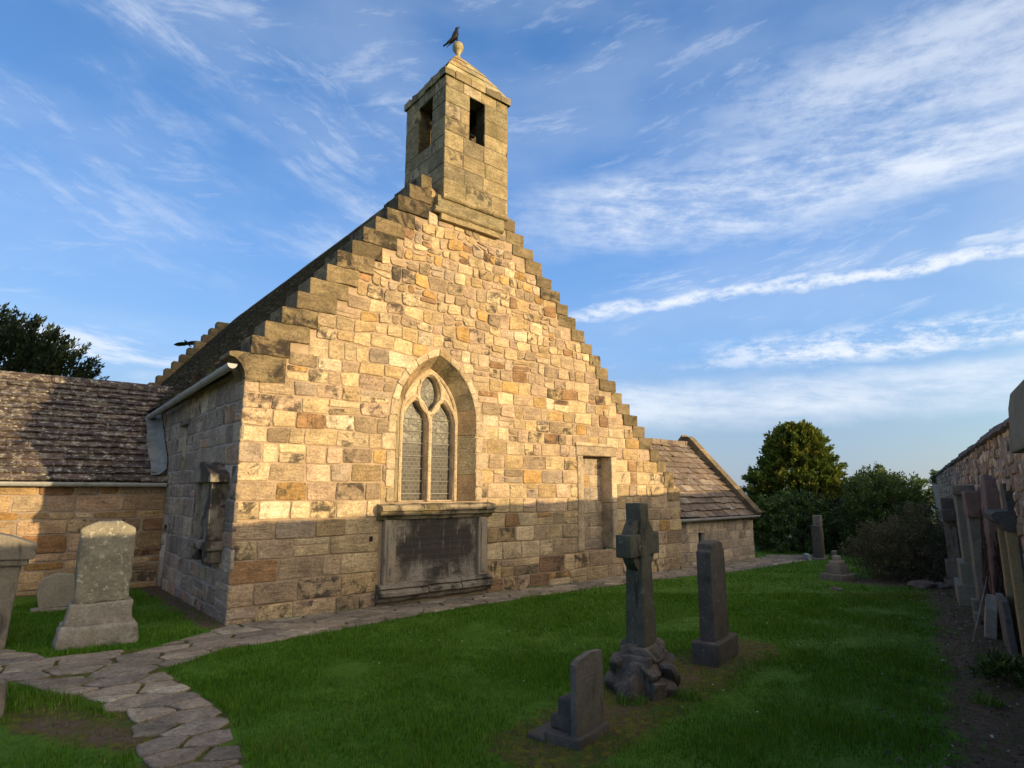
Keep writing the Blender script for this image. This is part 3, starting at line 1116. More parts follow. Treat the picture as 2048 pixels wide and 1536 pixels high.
# hood: voussoirs round the arch, on the wall face
mb = MB()
pv0 = pointed(WHALF, WC, WZS, WZA, 12)
pv1 = pointed(WHALF + .115, WC, WZS, WZA + .12, 12)
for i in range(0, 24, 2):
    j = i + 2
    q = [pv0[i], pv0[j], pv1[j], pv1[i]]
    q = [q[0], q[3], q[2], q[1]]
    cxy = (sum(p[0] for p in q) / 4, sum(p[1] for p in q) / 4)
    q = [(cxy[0] + (p[0] - cxy[0]) * .965, cxy[1] + (p[1] - cxy[1]) * .965) for p in q]
    ar = sum(q[k][0] * q[(k + 1) % 4][1] - q[(k + 1) % 4][0] * q[k][1] for k in range(4))
    if ar < 0:
        q = q[::-1]
    stone(mb, q, fmap, .02, (random.random(), random.random() ** 3, random.random()), .004, .012)
for sgn in (-1, 1):
    z = WZ0
    k = 0
    while z < WZS - .02:
        h = random.uniform(.22, .30)
        if WZS - z - h < .12:
            h = WZS - z
        w_ = random.choice((.14, .24, .16))
        xa, xb = (WC - WHALF - w_, WC - WHALF) if sgn < 0 else (WC + WHALF, WC + WHALF + w_)
        stone(mb, [(xa + .008, z + .007), (xb - .004, z + .007), (xb - .004, z + h - .007), (xa + .008, z + h - .007)], fmap, .022,
              (random.random(), random.random() ** 2.5, random.random()), .004, .014)
        z += h
mb.build('window_surround', M['dress'], wd, True)
# tracery: plate with two lancets and an eye
TB = SPL - .015
lh = 0.215
lc1, lc2 = IN_C - .262, IN_C + .262
LZS, LZA = 2.62, 3.02
lan1 = [(lc1 - lh, WZ0 + .02)] + pointed(lh, lc1, LZS, LZA, 8) + [(lc1 + lh, WZ0 + .02)]
lan2 = [(lc2 - lh, WZ0 + .02)] + pointed(lh, lc2, LZS, LZA, 8) + [(lc2 + lh, WZ0 + .02)]
eye = []
for k in range(20):
    t = 2 * PI * k / 20
    x = .175 * math.sin(t)
    zc = math.cos(t)
    z = 3.16 + (.285 * abs(zc) ** 1.15 * (1 if zc > 0 else -1))
    eye.append((IN_C + x, z))
plate_o = [(IN_C - IN_HALF - .02, WZ0)] + pointed(IN_HALF + .02, IN_C, WZS, IN_A + .03, 12) + [(IN_C + IN_HALF + .02, WZ0)]
spl = [(IN_C - .47, 2.92), (IN_C - .40, 2.98), (IN_C - .27, 3.16), (IN_C - .235, 3.10), (IN_C - .30, 3.06)]
mb = MB()
tm = lambda s, z, o: (s, TB + o, z)
def grow(loop, k):
    cx = sum(p[0] for p in loop) / len(loop)
    cz = sum(p[1] for p in loop) / len(loop)
    out = []
    for x, z in loop:
        d = math.hypot(x - cx, z - cz)
        out.append((x + (x - cx) / d * k, z + (z - cz) / d * k))
    return out
openings = [lan1, lan2, eye]
big_ = [grow(l, .022) for l in openings]
sheet(mb, plate_o, big_, tm, 0.0, 0)
for lo_, hi_ in zip(big_, openings):
    k = len(lo_)
    vs = [tm(*p, 0.0) for p in lo_] + [tm(*p, .035) for p in hi_] + [tm(*p, .16) for p in hi_]
    fs = []
    for i in range(k):
        j = (i + 1) % k
        fs += [(i, j, k + j, k + i), (k + i, k + j, 2 * k + j, 2 * k + i)]
    mb.add(vs, fs, 0, (.1, .1, .5))
# raised mullion and arcs
tube(mb, [(IN_C, TB - .01, WZ0), (IN_C, TB - .01, 2.70)], .038, 8, 0, (.05, .05, .6))
for c_ in (lc1, lc2):
    arc = pointed(lh + .045, c_, LZS, LZA + .075, 8)
    tube(mb, [(x, TB - .004, z) for x, z in arc], .026, 6, 0, (.05, .1, .6))
tube(mb, [(x, TB - .004, z) for x, z in grow(eye, .05)] + [(grow(eye, .05)[0][0], TB - .004, grow(eye, .05)[0][1])], .026, 6, 0, (.05, .1, .6))
tube(mb, [(x, TB - .004, z) for x, z in pointed(IN_HALF - .015, IN_C, WZS, IN_A - .03, 12)], .028, 6, 0, (.05, .1, .6))
for sgn in (-1, 1):
    tube(mb, [(IN_C + sgn * (IN_HALF - .015), TB - .004, WZ0), (IN_C + sgn * (IN_HALF - .015), TB - .004, WZS)], .028, 6, 0, (.05, .1, .6))
mb.build('tracery', M['dress'], wd)
for l_ in openings:
    mb = MB()
    sheet(mb, grow(l_, .01), [], lambda s, z, o: (s, TB + .11, z))
    mb.build('pane', M['glass'], wd)
for c_ in (lc1, lc2):
    for k in range(7):
        z = WZ0 + .12 + k * .2
        mb = MB()
        tube(mb, [(c_ - lh, TB + .09, z), (c_ + lh, TB + .09, z)], .006, 6)
        mb.build('saddle_bar', plain_mat('saddle_bar_metal', (.30, .28, .24), .5, .2), wd)
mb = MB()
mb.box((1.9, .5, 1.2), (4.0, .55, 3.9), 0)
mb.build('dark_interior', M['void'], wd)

# ------------------------------------------------------------------ memorial table under the window
tb = empty('memorial_panel', (0, 0, 0))
tb.parent = church
mb = MB()
mb.bm(rough_box((2.06, -.035, .26), (3.84, .05, 1.18), .14, .008, 4, .01, 11))
mb.build('inscribed_slab', M['memblack'], tb, True)
prof = [(.0, 1.405), (-.17, 1.375), (-.19, 1.335), (-.185, 1.30), (-.145, 1.285), (-.14, 1.24), (-.095, 1.215), (-.07, 1.175), (.0, 1.17)]
mb = MB()
xs = [1.93, 2.62, 3.25, 3.985]
for i in range(3):
    bm_ = bmesh.new()
    K = 8
    rows = []
    for k in range(K + 1):
        x = xs[i] + .006 + (xs[i + 1] - xs[i] - .012) * k / K
        rows.append([bm_.verts.new((x, y, z)) for y, z in prof])
    for k in range(K):
        for j in range(len(prof)):
            j2 = (j + 1) % len(prof)
            bm_.faces.new((rows[k][j], rows[k + 1][j], rows[k + 1][j2], rows[k][j2]))
    bm_.faces.new(rows[0])
    bm_.faces.new(rows[-1][::-1])
    bmesh.ops.recalc_face_normals(bm_, faces=bm_.faces)
    mb.bm(jitter_bm(bm_, .009, 5, i * 3))
mb.build('cornice', M['memcorn'], tb)
for x0, x1 in ((2.03, 2.21), (3.70, 3.88)):
    mb = MB()
    mb.bm(rough_box((x0, -.10, .25), (x1, .02, 1.17), .1, .006, 5, .012, x0))
    mb.bm(rough_box((x0 + .045, -.115, .32), (x1 - .045, -.08, 1.10), .1, .004, 5, .01, x0 + 3))
    mb.build('pilaster', rock_mat('pilaster_stone', (.27, .235, .18), (.36, .29, .20), stain=(.10, .085, .07), stain_t=.55, streak=True), tb, True)
prof2 = [(.0, .285), (-.13, .27), (-.15, .225), (-.12, .20), (-.165, .165), (-.165, .12), (-.11, .09), (-.09, .04), (0, .02)]
mb = MB()
xs = [1.95, 2.75, 3.35, 3.96]
for i in range(3):
    bm_ = bmesh.new()
    K = 8
    rows = []
    for k in range(K + 1):
        x = xs[i] + .005 + (xs[i + 1] - xs[i] - .01) * k / K
        rows.append([bm_.verts.new((x, y, z)) for y, z in prof2])
    for k in range(K):
        for j in range(len(prof2)):
            j2 = (j + 1) % len(prof2)
            bm_.faces.new((rows[k][j], rows[k + 1][j], rows[k + 1][j2], rows[k][j2]))
    bm_.faces.new(rows[0])
    bm_.faces.new(rows[-1][::-1])
    bmesh.ops.recalc_face_normals(bm_, faces=bm_.faces)
    mb.bm(jitter_bm(bm_, .011, 5, i * 3 + 20))
mb.build('base_moulding', M['memdark'], tb)

# ------------------------------------------------------------------ blocked doorway
dw = empty('blocked_doorway', (0, 0, 0))
dw.parent = church
mb = MB()
for (x0, x1, z0, z1) in ((DOOR[0] - .06, DOOR[0] + .11, DOOR[2], 1.15), (DOOR[0] - .04, DOOR[0] + .11, 1.155, 2.25),
                         (DOOR[1] - .10, DOOR[1] + .06, DOOR[2], 1.35), (DOOR[1] - .10, DOOR[1] + .05, 1.355, 2.25),
                         (DOOR[0] - .07, DOOR[1] + .07, 2.255, 2.46)):
    mb.bm(rough_box((x0, -.03, z0), (x1, .30, z1), .12, .006, 5, .015, x0 + z0), 0, (random.random() * .6, random.uniform(.2, .75), random.random()))
mb.bm(rough_box((DOOR[0] - .10, -.055, 2.44), (DOOR[1] + .10, .1, 2.50), .12, .005, 5, .012, 3), 0, (.2, .5, .4))
mb.build('door_frame', M['dress'], dw, True)
mb = MB()
dmap = lambda s, z, o: (s, .27 - o, z)
sheet(mb, [(DOOR[0], DOOR[2] - .05), (DOOR[1], DOOR[2] - .05), (DOOR[1], DOOR[3]), (DOOR[0], DOOR[3])], [], dmap, 0, 1)
fill_rows(mb, DOOR[2] - .02, 2.26, dmap, lambda a, b_: [(DOOR[0] + .10, DOOR[1] - .09)], lambda z: random.uniform(.20, .28), lambda z: random.uniform(.28, .5),
          lambda z: .018, lambda z: .01, gable_attr, wob=.01, jit=.006)
mb.build('door_infill', [M['vestry'], M['mortar']], dw, True)
# small lamp-bracket hole and iron loop on the gable
mb = MB()
mb.box((1.83, -.02, .88), (1.88, .05, .95), 0)
mb.build('vent_hole', M['iron'], church)

# ------------------------------------------------------------------ belfry
bf = empty('belfry', (0, 0, 0))
bf.parent = church
BX0, BX1, BY0, BY1, BZ0, BZ1 = 2.86, 4.22, -.16, 1.16, 6.42, 8.72
FO = (3.36, 3.70, 7.66, 8.50)      # front opening u0 u1 z0 z1
SO = (.25, .72, 7.58, 8.50)        # side opening b0 b1
bw = MB()


def bel_iv(lo_, hi_, op):
    def f(za, zb):
        zm = (za + zb) / 2
        if op and op[2] < zm < op[3]:
            return [(lo_ - .008, op[0]), (op[1], hi_ + .008)]
        return [(lo_ - .008, hi_ + .008)]
    return f


faces_ = [(lambda s, z, o: (s, BY0 - o, z), BX0, BX1, FO), (lambda s, z, o: (BX0 - o, s, z), BY0, BY1, SO),
          (lambda s, z, o: (s, BY1 + o, z), BX0, BX1, FO), (lambda s, z, o: (BX1 + o, s, z), BY0, BY1, SO)]
for mf, lo_, hi_, op in faces_:
    rowsz = [BZ0, 6.78, 7.05, 7.34, op[2], 7.92, 8.2, op[3], BZ1]
    hole = [(op[0], op[2]), (op[1], op[2]), (op[1], op[3]), (op[0], op[3])]
    sheet(bw, [(lo_, BZ0), (hi_, BZ0), (hi_, BZ1), (lo_, BZ1)], [hole], mf, 0, 1)
    for za, zb in zip(rowsz, rowsz[1:]):
        fill_rows(bw, za, zb, mf, bel_iv(lo_, hi_, op), lambda z: zb - za, lambda z: random.uniform(.26, .52), lambda z: .010,
                  lambda z: random.uniform(.006, .014), lambda u, z: (random.random(), random.random() ** 1.6, random.random()), wob=0.0, jit=.003, rnd=.01, split=.05)
    # reveals of the opening
    T = .26
    for (sa, sb, za, zb) in ((op[0] - .02, op[0], op[2], op[3]), (op[1], op[1] + .02, op[2], op[3]), (op[0], op[1], op[2] - .02, op[2]), (op[0], op[1], op[3], op[3] + .02)):
        vs = [mf(s_, z_, o_) for o_ in (-.004, -T) for s_, z_ in ((sa, za), (sb, za), (sb, zb), (sa, zb))]
        bw.add(vs, [(0, 1, 2, 3), (4, 5, 6, 7), (0, 1, 5, 4), (1, 2, 6, 5), (2, 3, 7, 6), (3, 0, 4, 7)], 0, (random.random(), .4, .3))
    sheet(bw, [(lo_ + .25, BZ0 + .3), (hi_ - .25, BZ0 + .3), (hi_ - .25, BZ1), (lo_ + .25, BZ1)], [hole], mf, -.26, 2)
bw.add([(BX0, BY0, 7.5), (BX1, BY0, 7.5), (BX1, BY1, 7.5), (BX0, BY1, 7.5)], [(0, 1, 2, 3)], 2)
bw.add([(BX0, BY0, 8.6), (BX1, BY0, 8.6), (BX1, BY1, 8.6), (BX0, BY1, 8.6)], [(0, 1, 2, 3)], 2)
bw.build('belfry_wall', [M['belfry'], M['belfrymortar'], mortar_mat('belfry_inside_shade', (.03, .026, .02))], bf, True)  # inner faces near black: shade of the bell chamber put into the colour
# roll mouldings below
mb = MB()
for (z, out, r) in ((6.45, .015, .052), (6.21, -.04, .055)):
    xs = np.linspace(BX0 - .02 - (0.12 if z < 6.3 else 0), BX1 + .02 - (0.06 if z < 6.3 else 0), 5)
    for k in range(4):
        e = MB()
        tube(e, [(xs[k] + .004 + (xs[k + 1] - xs[k] - .008) * j / 4, BY0 - out + r * .55, z + random.uniform(-.003, .003)) for j in range(5)], r, 12, 0)
        mb.add(e.v, e.f, 0, rattr(random.uniform(.2, .7)))
mb.bm(rough_box((BX0 - .10, BY0 + .02, 6.18), (BX1 - .04, .25, 6.45), .12, .006, 5, .012, 12), 0, (.3, .3, .5))
mb.bm(rough_box((BX0 + .0, BY0 + .06, 6.06), (BX1 - .1, .25, 6.2), .12, .006, 5, .012, 13), 0, (.5, .3, .5))
# mass of stone behind the moulding under the belfry
mb.bm(rough_box((BX0 + .03, .1, 6.2), (BX1 - .03, BY1 - .03, 6.6), .2, .004, 5, .012, 14), 0, (.6, .5, .3))
mb.build('belfry_moulding', M['belfry'], bf, False)
# cornice of uneven blocks
mb = MB()
for mf, lo_, hi_, op in faces_:
    x = lo_ - .05
    while x < hi_ + .04:
        w_ = random.uniform(.16, .36)
        xb = min(x + w_, hi_ + .05)
        o_ = random.uniform(.025, .06)
        vs = [mf(s_, z_, oo) for oo in (o_, -.15) for s_, z_ in ((x + .003, BZ1 - .02), (xb - .003, BZ1 - .02), (xb - .003, BZ1 + random.uniform(.08, .15)), (x + .003, BZ1 + random.uniform(.08, .15)))]
        mb.add(vs, [(0, 1, 2, 3), (4, 5, 6, 7), (0, 1, 5, 4), (1, 2, 6, 5), (2, 3, 7, 6), (3, 0, 4, 7)], 0, rattr(random.uniform(.2, .7)))
        x = xb
mb.build('belfry_cornice', M['belfry'], bf)
# pyramidal cap of overlapping slabs
mb = MB()
ccx, ccy = (BX0 + BX1) / 2, (BY0 + BY1) / 2
lev = [(BZ1 + .10, .68), (BZ1 + .36, .53), (BZ1 + .60, .375), (BZ1 + .80, .24), (BZ1 + 1.0, .09)]
for (z0, h0), (z1, h1) in zip(lev, lev[1:]):
    for q in range(4):
        def pt(h, z, t, q=q):
            p = (-h + 2 * h * t, -h)
            for _ in range(q):
                p = (-p[1], p[0])
            return (ccx + p[0], ccy + p[1], z)
        cut_ = [0] + sorted(random.uniform(.25, .75) for _ in range(2 if h0 > .5 else 1)) + [1]
        for ta, tb_ in zip(cut_, cut_[1:]):
            a_ = rattr(random.uniform(.0, .6))
            lift = random.uniform(.0, .012)
            vs = [pt(h0 + .02 + lift, z0 - .012, ta), pt(h0 + .02 + lift, z0 - .012, tb_), pt(h1 + lift, z1, tb_), pt(h1 + lift, z1, ta),
                  pt(h0 - .02, z0 - .02, ta), pt(h0 - .02, z0 - .02, tb_), pt(h1 - .05, z1 - .03, tb_), pt(h1 - .05, z1 - .03, ta)]
            mb.add(vs, [(0, 1, 2, 3), (0, 4, 5, 1), (0, 3, 7, 4), (1, 5, 6, 2), (2, 6, 7, 3)], 0, a_)
cap = mb.build('belfry_cap', M['cap'], bf)
mb = MB()
FZ = BZ1 + .90
lathe(mb, [(.12, -.05), (.085, .02), (.05, .08), (.042, .22), (.06, .27), (.092, .31), (.108, .37), (.10, .43), (.06, .475), (.0, .49)], (ccx, ccy, FZ), 14)
jit_ = random.random()
mb.build('finial', M['cap'], bf, True)
# old bell
mb = MB()
lathe(mb, [(.0, .0), (.07, -.01), (.11, -.06), (.13, -.18), (.18, -.30), (.20, -.33), (.17, -.33), (.0, -.30)], (ccx, ccy, 8.25), 16)
tube(mb, [(ccx - .4, ccy, 8.28), (ccx + .4, ccy, 8.28)], .04, 8)
mb.build('bell', plain_mat('bronze_bell', (.06, .055, .035), .5, .6), bf, True)

# ------------------------------------------------------------------ left transept
LB, LZG, LRB, LRZ = 4.35, 1.72, 6.45, 3.72
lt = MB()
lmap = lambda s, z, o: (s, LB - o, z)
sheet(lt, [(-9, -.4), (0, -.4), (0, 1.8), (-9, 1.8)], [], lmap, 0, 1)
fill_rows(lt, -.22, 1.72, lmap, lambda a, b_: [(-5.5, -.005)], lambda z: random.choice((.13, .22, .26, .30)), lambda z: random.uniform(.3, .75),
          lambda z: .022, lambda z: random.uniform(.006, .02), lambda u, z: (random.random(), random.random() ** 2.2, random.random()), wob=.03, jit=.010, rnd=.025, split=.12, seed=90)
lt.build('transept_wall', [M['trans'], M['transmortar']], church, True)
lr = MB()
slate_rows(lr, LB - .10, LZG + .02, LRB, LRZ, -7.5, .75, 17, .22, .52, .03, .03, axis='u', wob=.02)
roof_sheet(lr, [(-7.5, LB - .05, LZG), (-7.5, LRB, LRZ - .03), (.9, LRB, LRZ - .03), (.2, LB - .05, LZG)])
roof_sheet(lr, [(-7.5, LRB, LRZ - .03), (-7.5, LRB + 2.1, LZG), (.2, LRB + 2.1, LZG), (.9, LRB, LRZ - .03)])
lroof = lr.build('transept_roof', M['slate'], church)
mb = MB()
x = -7.5
i = 0
while x < .62:
    L = random.uniform(.55, .85)
    pr = [(LRB - .15, LRZ - .10), (LRB - .12, LRZ + .0), (LRB, LRZ + .08), (LRB + .12, LRZ), (LRB + .15, LRZ - .1)]
    e = extrude_poly(pr, x, min(x + L - .008, .66), .01)
    for v in e.verts:
        v.co = Vector((v.co.y, v.co.x, v.co.z))
    bmesh.ops.recalc_face_normals(e, faces=e.faces)
    mb.bm(jitter_bm(e, .008, 3, i + 50), 0, rattr())
    x += L
    i += 1
mb.build('ridge', M['slate'], lroof)
# lead flashing where the transept roof meets the nave wall
mb = MB()
sl_ = (LRZ - LZG) / (LRB - LB + .1)
prev = None
vs, fs = [], []
for k in range(13):
    b_ = LB - .06 + k * .105
    z_ = LZG + .07 + (b_ - LB + .10) * sl_
    vs += [(-.27 + .015 * math.sin(k * .8), b_, z_ + .03), (-.13, b_, z_ + .05), (-.04, b_, z_ + .14), (-.03, b_, z_ + .30)]
    if k:
        o = (k - 1) * 4
        fs += [(o + j, o + j + 1, o + j + 5, o + j + 4) for j in range(3)]
mb.add(vs, fs)
mb.build('lead_flashing', M['lead'], lroof, True)
# gutters
def half_pipe(name, p0, p1, r, parent, closed=True, joints=4):
    mb = MB()
    p0, p1 = Vector(p0), Vector(p1)
    d = (p1 - p0).normalized()
    sd = d.cross(Vector((0, 0, 1))).normalized()
    prof = [sd * (r * math.cos(a_)) + Vector((0, 0, r * math.sin(a_) * 1.05)) for a_ in np.linspace(PI, 2 * PI, 11)]
    k = len(prof)
    vs = [p0 + q for q in prof] + [p1 + q for q in prof] + [p0 + q * .88 + Vector((0, 0, .002)) for q in prof] + [p1 + q * .88 + Vector((0, 0, .002)) for q in prof]
    fs = []
    for i in range(k - 1):
        fs += [(i, i + 1, k + i + 1, k + i), (2 * k + i, 3 * k + i, 3 * k + i + 1, 2 * k + i + 1)]
    fs += [(0, k, 3 * k, 2 * k), (k - 1, 2 * k - 1, 4 * k - 1, 3 * k - 1)]
    fs += [tuple(range(k)), tuple(range(2 * k - 1, k - 1, -1))]
    mb.add(vs, fs)
    L = (p1 - p0).length
    for j in range(joints):
        c_ = p0 + d * (L * (j + .6) / joints)
        vs2 = [c_ + q * 1.07 for q in prof] + [c_ + d * .05 + q * 1.07 for q in prof]
        mb.add(vs2, [(i, i + 1, k + i + 1, k + i) for i in range(k - 1)] + [tuple(range(k)), tuple(range(2 * k - 1, k - 1, -1))])
    return mb.build(name, M['gutter'], parent, False)


half_pipe('nave_gutter', (-.20, -.12, 3.17), (-.20, 5.55, 3.03), .060, church, True, 7)
half_pipe('transept_gutter', (-7.5, LB - .16, LZG + .02), (-.03, LB - .16, LZG + .0), .065, church, True, 6)

# ------------------------------------------------------------------ right vestry with its stone-slate roof
VB, VZG, VRB, VRZ, VU0, VU1 = .30, .93, 2.12, 2.93, 9.30, 12.92
vt = MB()
vmap = lambda s, z, o: (s, VB - o, z)
VS = (10.42, 10.66, -.05, .72)
hole = [(VS[0], VS[2]), (VS[1], VS[2]), (VS[1], VS[3]), (VS[0], VS[3])]
sheet(vt, [(VU0, -.5), (VU1, -.5), (VU1, .95), (VU0, .95)], [hole], vmap, 0, 1)


def ves_iv(a, b_):
    zm = (a + b_) / 2
    if VS[2] < zm < VS[3]:
        return [(VU0, VS[0]), (VS[1], VU1 + .01)]
    return [(VU0, VU1 + .01)]


fill_rows(vt, -.26, .90, vmap, ves_iv, lambda z: random.uniform(.17, .24), lambda z: random.uniform(.22, .5), lambda z: .016,
          lambda z: random.uniform(.004, .012), lambda u, z: (random.random(), random.random() ** 3, random.random()), wob=.01, jit=.006, rnd=.014, split=.05, seed=130)
v2 = lambda s, z, o: (VU1 + o, s, z)
sheet(vt, [(VB, -.5), (VB + 3.64, -.5), (VB + 3.64, .95), (VRB, VRZ), (VB, .95)], [], v2, 0, 1)
fill_rows(vt, -.26, .9, v2, lambda a, b_: [(VB - .01, VB + 3.6)], lambda z: .22, lambda z: random.uniform(.25, .5), lambda z: .016, lambda z: .008,
          lambda u, z: rattr(), wob=.01, jit=.006)
vt.box((VS[0] - .1, VB + .14, VS[2] - .1), (VS[1] + .1, VB + .16, VS[3] + .1), 0, (.9, 1, 0))
vt.box((VS[0] - .03, VB + .004, VS[2]), (VS[0], VB + .14, VS[3]), 1)
vt.box((VS[1], VB + .004, VS[2]), (VS[1] + .03, VB + .14, VS[3]), 1)
vt.build('vestry_wall', [M['vestry'], M['greymortar']], church, True)
vr = MB()
slate_rows(vr, VB - .10, VZG + .02, VRB, VRZ, VU0 - 1.0, VU1 - .10, 13, .20, .42, .028, .03, axis='u', wob=.02)
roof_sheet(vr, [(VU0 - 1.4, VB - .05, VZG), (VU1 - .05, VB - .05, VZG), (VU1 - .05, VRB, VRZ - .03), (VU0 - 3, VRB, VRZ - .03)])
roof_sheet(vr, [(VU0 - 3, VRB, VRZ - .03), (VU1 - .05, VRB, VRZ - .03), (VU1 - .05, VRB + 1.85, VZG), (VU0 - 3, VRB + 1.85, VZG)])
# ragged courses of slates tucked against the back of the crow steps and a rough ridge
x = VU0 - .95
while x < VU1 - .2:
    L = random.uniform(.22, .4)
    vr.bm(jitter_bm(extrude_poly([(x, VRZ - .06), (x + L - .01, VRZ - .06), (x + L - .01, VRZ + .05), (x, VRZ + .05)], VRB - .10, VRB + .1, .012), .012, 5, x), 0, rattr())
    x += L
vroof = vr.build('vestry_roof', M['slateb'], church)
# skew coping on the far verge
mb = MB()
for k in range(6):
    t0, t1 = k / 6, (k + 1) / 6
    bl_, zl_ = VB - .12, VZG - .02
    p0 = Vector((0, bl_ + (VRB - bl_) * t0, zl_ + (VRZ + .06 - zl_) * t0))
    p1 = Vector((0, bl_ + (VRB - bl_) * t1, zl_ + (VRZ + .06 - zl_) * t1))
    nn = Vector((0, -(p1 - p0).z, (p1 - p0).y)).normalized()
    h = .17
    g_ = (p1 - p0) * .01
    vs = []
    for xx in (VU1 - .14, VU1 + .12):
        for p in (p0 + g_ - nn * .1, p1 - g_ - nn * .1, p1 - g_ + nn * h, p0 + g_ + nn * h):
            vs.append((xx, p.y, p.z))
    mb.add(vs, [(0, 1, 2, 3), (7, 6, 5, 4), (0, 4, 5, 1), (1, 5, 6, 2), (2, 6, 7, 3), (3, 7, 4, 0)], 0, rattr(.5))
mb.bm(rough_box((VU1 - .14, VRB - .1, VRZ - .05), (VU1 + .12, VRB + .12, VRZ + .20), .1, .006, 5, .015, 3))
# the far slope's coping
for k in range(6):
    t0, t1 = k / 6, (k + 1) / 6
    p0 = Vector((0, VRB + 2.0 * t0 + .1, VRZ + .06 - 2.0 * t0))
    p1 = Vector((0, VRB + 2.0 * t1 + .1, VRZ + .06 - 2.0 * t1))
    vs = []
    for xx in (VU1 - .14, VU1 + .12):
        for p, dz in ((p0, -.1), (p1, -.1), (p1, .2), (p0, .2)):
            vs.append((xx, p.y, p.z + dz))
    mb.add(vs, [(0, 1, 2, 3), (7, 6, 5, 4), (0, 4, 5, 1), (1, 5, 6, 2), (2, 6, 7, 3), (3, 7, 4, 0)], 0, rattr(.5))
mb.build('skew_coping', M['step'], church)
half_pipe('vestry_gutter', (VU0 + .04, VB - .16, VZG + .01), (VU1 + .06, VB - .16, VZG + .03), .055, church, True, 5)

# weeds in the nave gutter
weed_mat = leaf_mat('weed_leaf', [(0, (.10, .16, .03)), (.6, (.16, .22, .05)), (1, (.26, .26, .08))])
mb = MB()
base = Vector((-.20, .78, 3.13))
for k in range(46):
    a_ = random.uniform(0, 2 * PI)
    L = random.uniform(.08, .24)
    d = Vector((math.cos(a_) * .55, math.sin(a_) * 1.0, random.uniform(.5, 1.2))).normalized()
    s_ = d.cross(Vector((0, 0, 1))).normalized() * random.uniform(.006, .014)
    o_ = base + Vector((random.uniform(-.03, .03), random.uniform(-.16, .16), 0))
    tip = o_ + d * L + Vector((0, 0, -L * .18))
    mid = o_ + d * L * .55
    mb.add([o_ - s_, o_ + s_, mid + s_, mid - s_, tip], [(0, 1, 2, 3), (3, 2, 4)], 0, rattr())
wo_ = mb.build('gutter_weed', weed_mat)
wo_.matrix_world = Matrix.Translation(CO) @ Matrix.Rotation(TH, 4, 'Z')
tag(wo_, 'tuft of bright green weeds growing in the gutter of the church roof', 'weed')
#PART2
# ================================================================== GROUND
WANG = math.atan2(.834, .552)
WD = Vector((math.cos(WANG), math.sin(WANG), 0))
WN = Vector((-math.sin(WANG), math.cos(WANG), 0))
W0 = Vector((5.06, 6.28, 0))
AX = math.radians(53)                    # the graves on the lawn stand in rows along this bearing


def ground_mat():
    mt, n, p = new_mat('lawn')
    g = n.node('ShaderNodeTexCoord').outputs['Object']
    a = n.node('ShaderNodeAttribute', attribute_name='cover')
    soil, moss, _ = n.sep(a.outputs['Vector'])
    n1 = n.noise(g, 1.1, 6, 0.65)
    n2 = n.noise(g, 14.0, 6, 0.75)
    n3 = n.noise(g, 90.0, 4, 0.8)
    n4 = n.noise(g, 5.0, 6, 0.7)
    col = n.mix(n.ss(n1, .3, .7), (.062, .155, .007), (.092, .195, .012))
    col = n.mix(n.ss(n2, .42, .68, 0, .8), col, (.038, .098, .005))
    col = n.mix(n.ss(n3, .5, .75, 0, .6), col, (.085, .165, .02))
    mm = n.ss(n.m('ADD', n.m('MULTIPLY', moss, 1.0), n.m('MULTIPLY', n.m('SUBTRACT', n4, .5), 1.3)), .35, .62)
    mc = n.mix(n.ss(n2, .38, .60), (.15, .15, .014), (.075, .055, .024))
    mc = n.mix(n.ss(n.noise(g, 9.0, 6, .75), .48, .60, 0, .85), mc, (.045, .10, .008))
    mc = n.mix(n.ss(n3, .5, .72, 0, .6), mc, (.03, .022, .012))
    col = n.mix(mm, col, mc)
    sm_ = n.ss(n.m('ADD', soil, n.m('MULTIPLY', n.m('SUBTRACT', n4, .5), 1.2)), .42, .62)
    sc1 = n.mix(n.ss(n2, .35, .65), (.080, .054, .031), (.15, .108, .068))
    sc1 = n.mix(n.ss(n3, .55, .7, 0, .7), sc1, (.14, .11, .085))
    col = n.mix(sm_, col, sc1)
    n.put(p.inputs['Base Color'], col)
    p.inputs['Roughness'].default_value = .95
    bump(n, p, n.m('ADD', n2, n.m('MULTIPLY', n3, .6)), .8, .03)
    return mt


PATH = [(-7.5, 4.6), (-4.32, 5.43), (-3.34, 5.0), (-2.73, 4.59), (-2.2, 3.84), (-1.2, 2.2), (-.3, 1.4), (.4, 1.6), (-.55, 2.2), (-1.53, 3.84), (-2.04, 4.68),
        (-2.5, 5.17), (-3.13, 5.78), (-2.91, 6.47), (-2.17, 7.16), (-.85, 8.6), (1.03, 10.28), (2.56, 11.6), (4.6, 13.0), (6.45, 14.55), (7.9, 16.0), (8.2, 16.9), (7.0, 17.0), (6.4, 16.15)]
for u in (12.9, 9.4, 6, 3, .0):
    q = uw(u, .28 if u > 9.35 else -.02)
    PATH.append((q.x, q.y))
PATH += [(-3.5, 7.3), (-3.72, 6.62), (-4.45, 6.2), (-5.23, 6.55), (-7.5, 7.4)]
PA = np.array(PATH)


def in_poly(P, poly):
    x, y = P[:, 0], P[:, 1]
    c = np.zeros(len(P), bool)
    k = len(poly)
    for i in range(k):
        x0, y0 = poly[i]
        x1, y1 = poly[(i + 1) % k]
        t = ((y0 > y) != (y1 > y)) & (x < (x1 - x0) * (y - y0) / (y1 - y0 + 1e-12) + x0)
        c ^= t
    return c


def seg_dist(P, a, b):
    a, b = np.array(a), np.array(b)
    d = b - a
    t = np.clip(((P - a) @ d) / (d @ d), 0, 1)
    return np.hypot(*(P - (a + t[:, None] * d)).T)


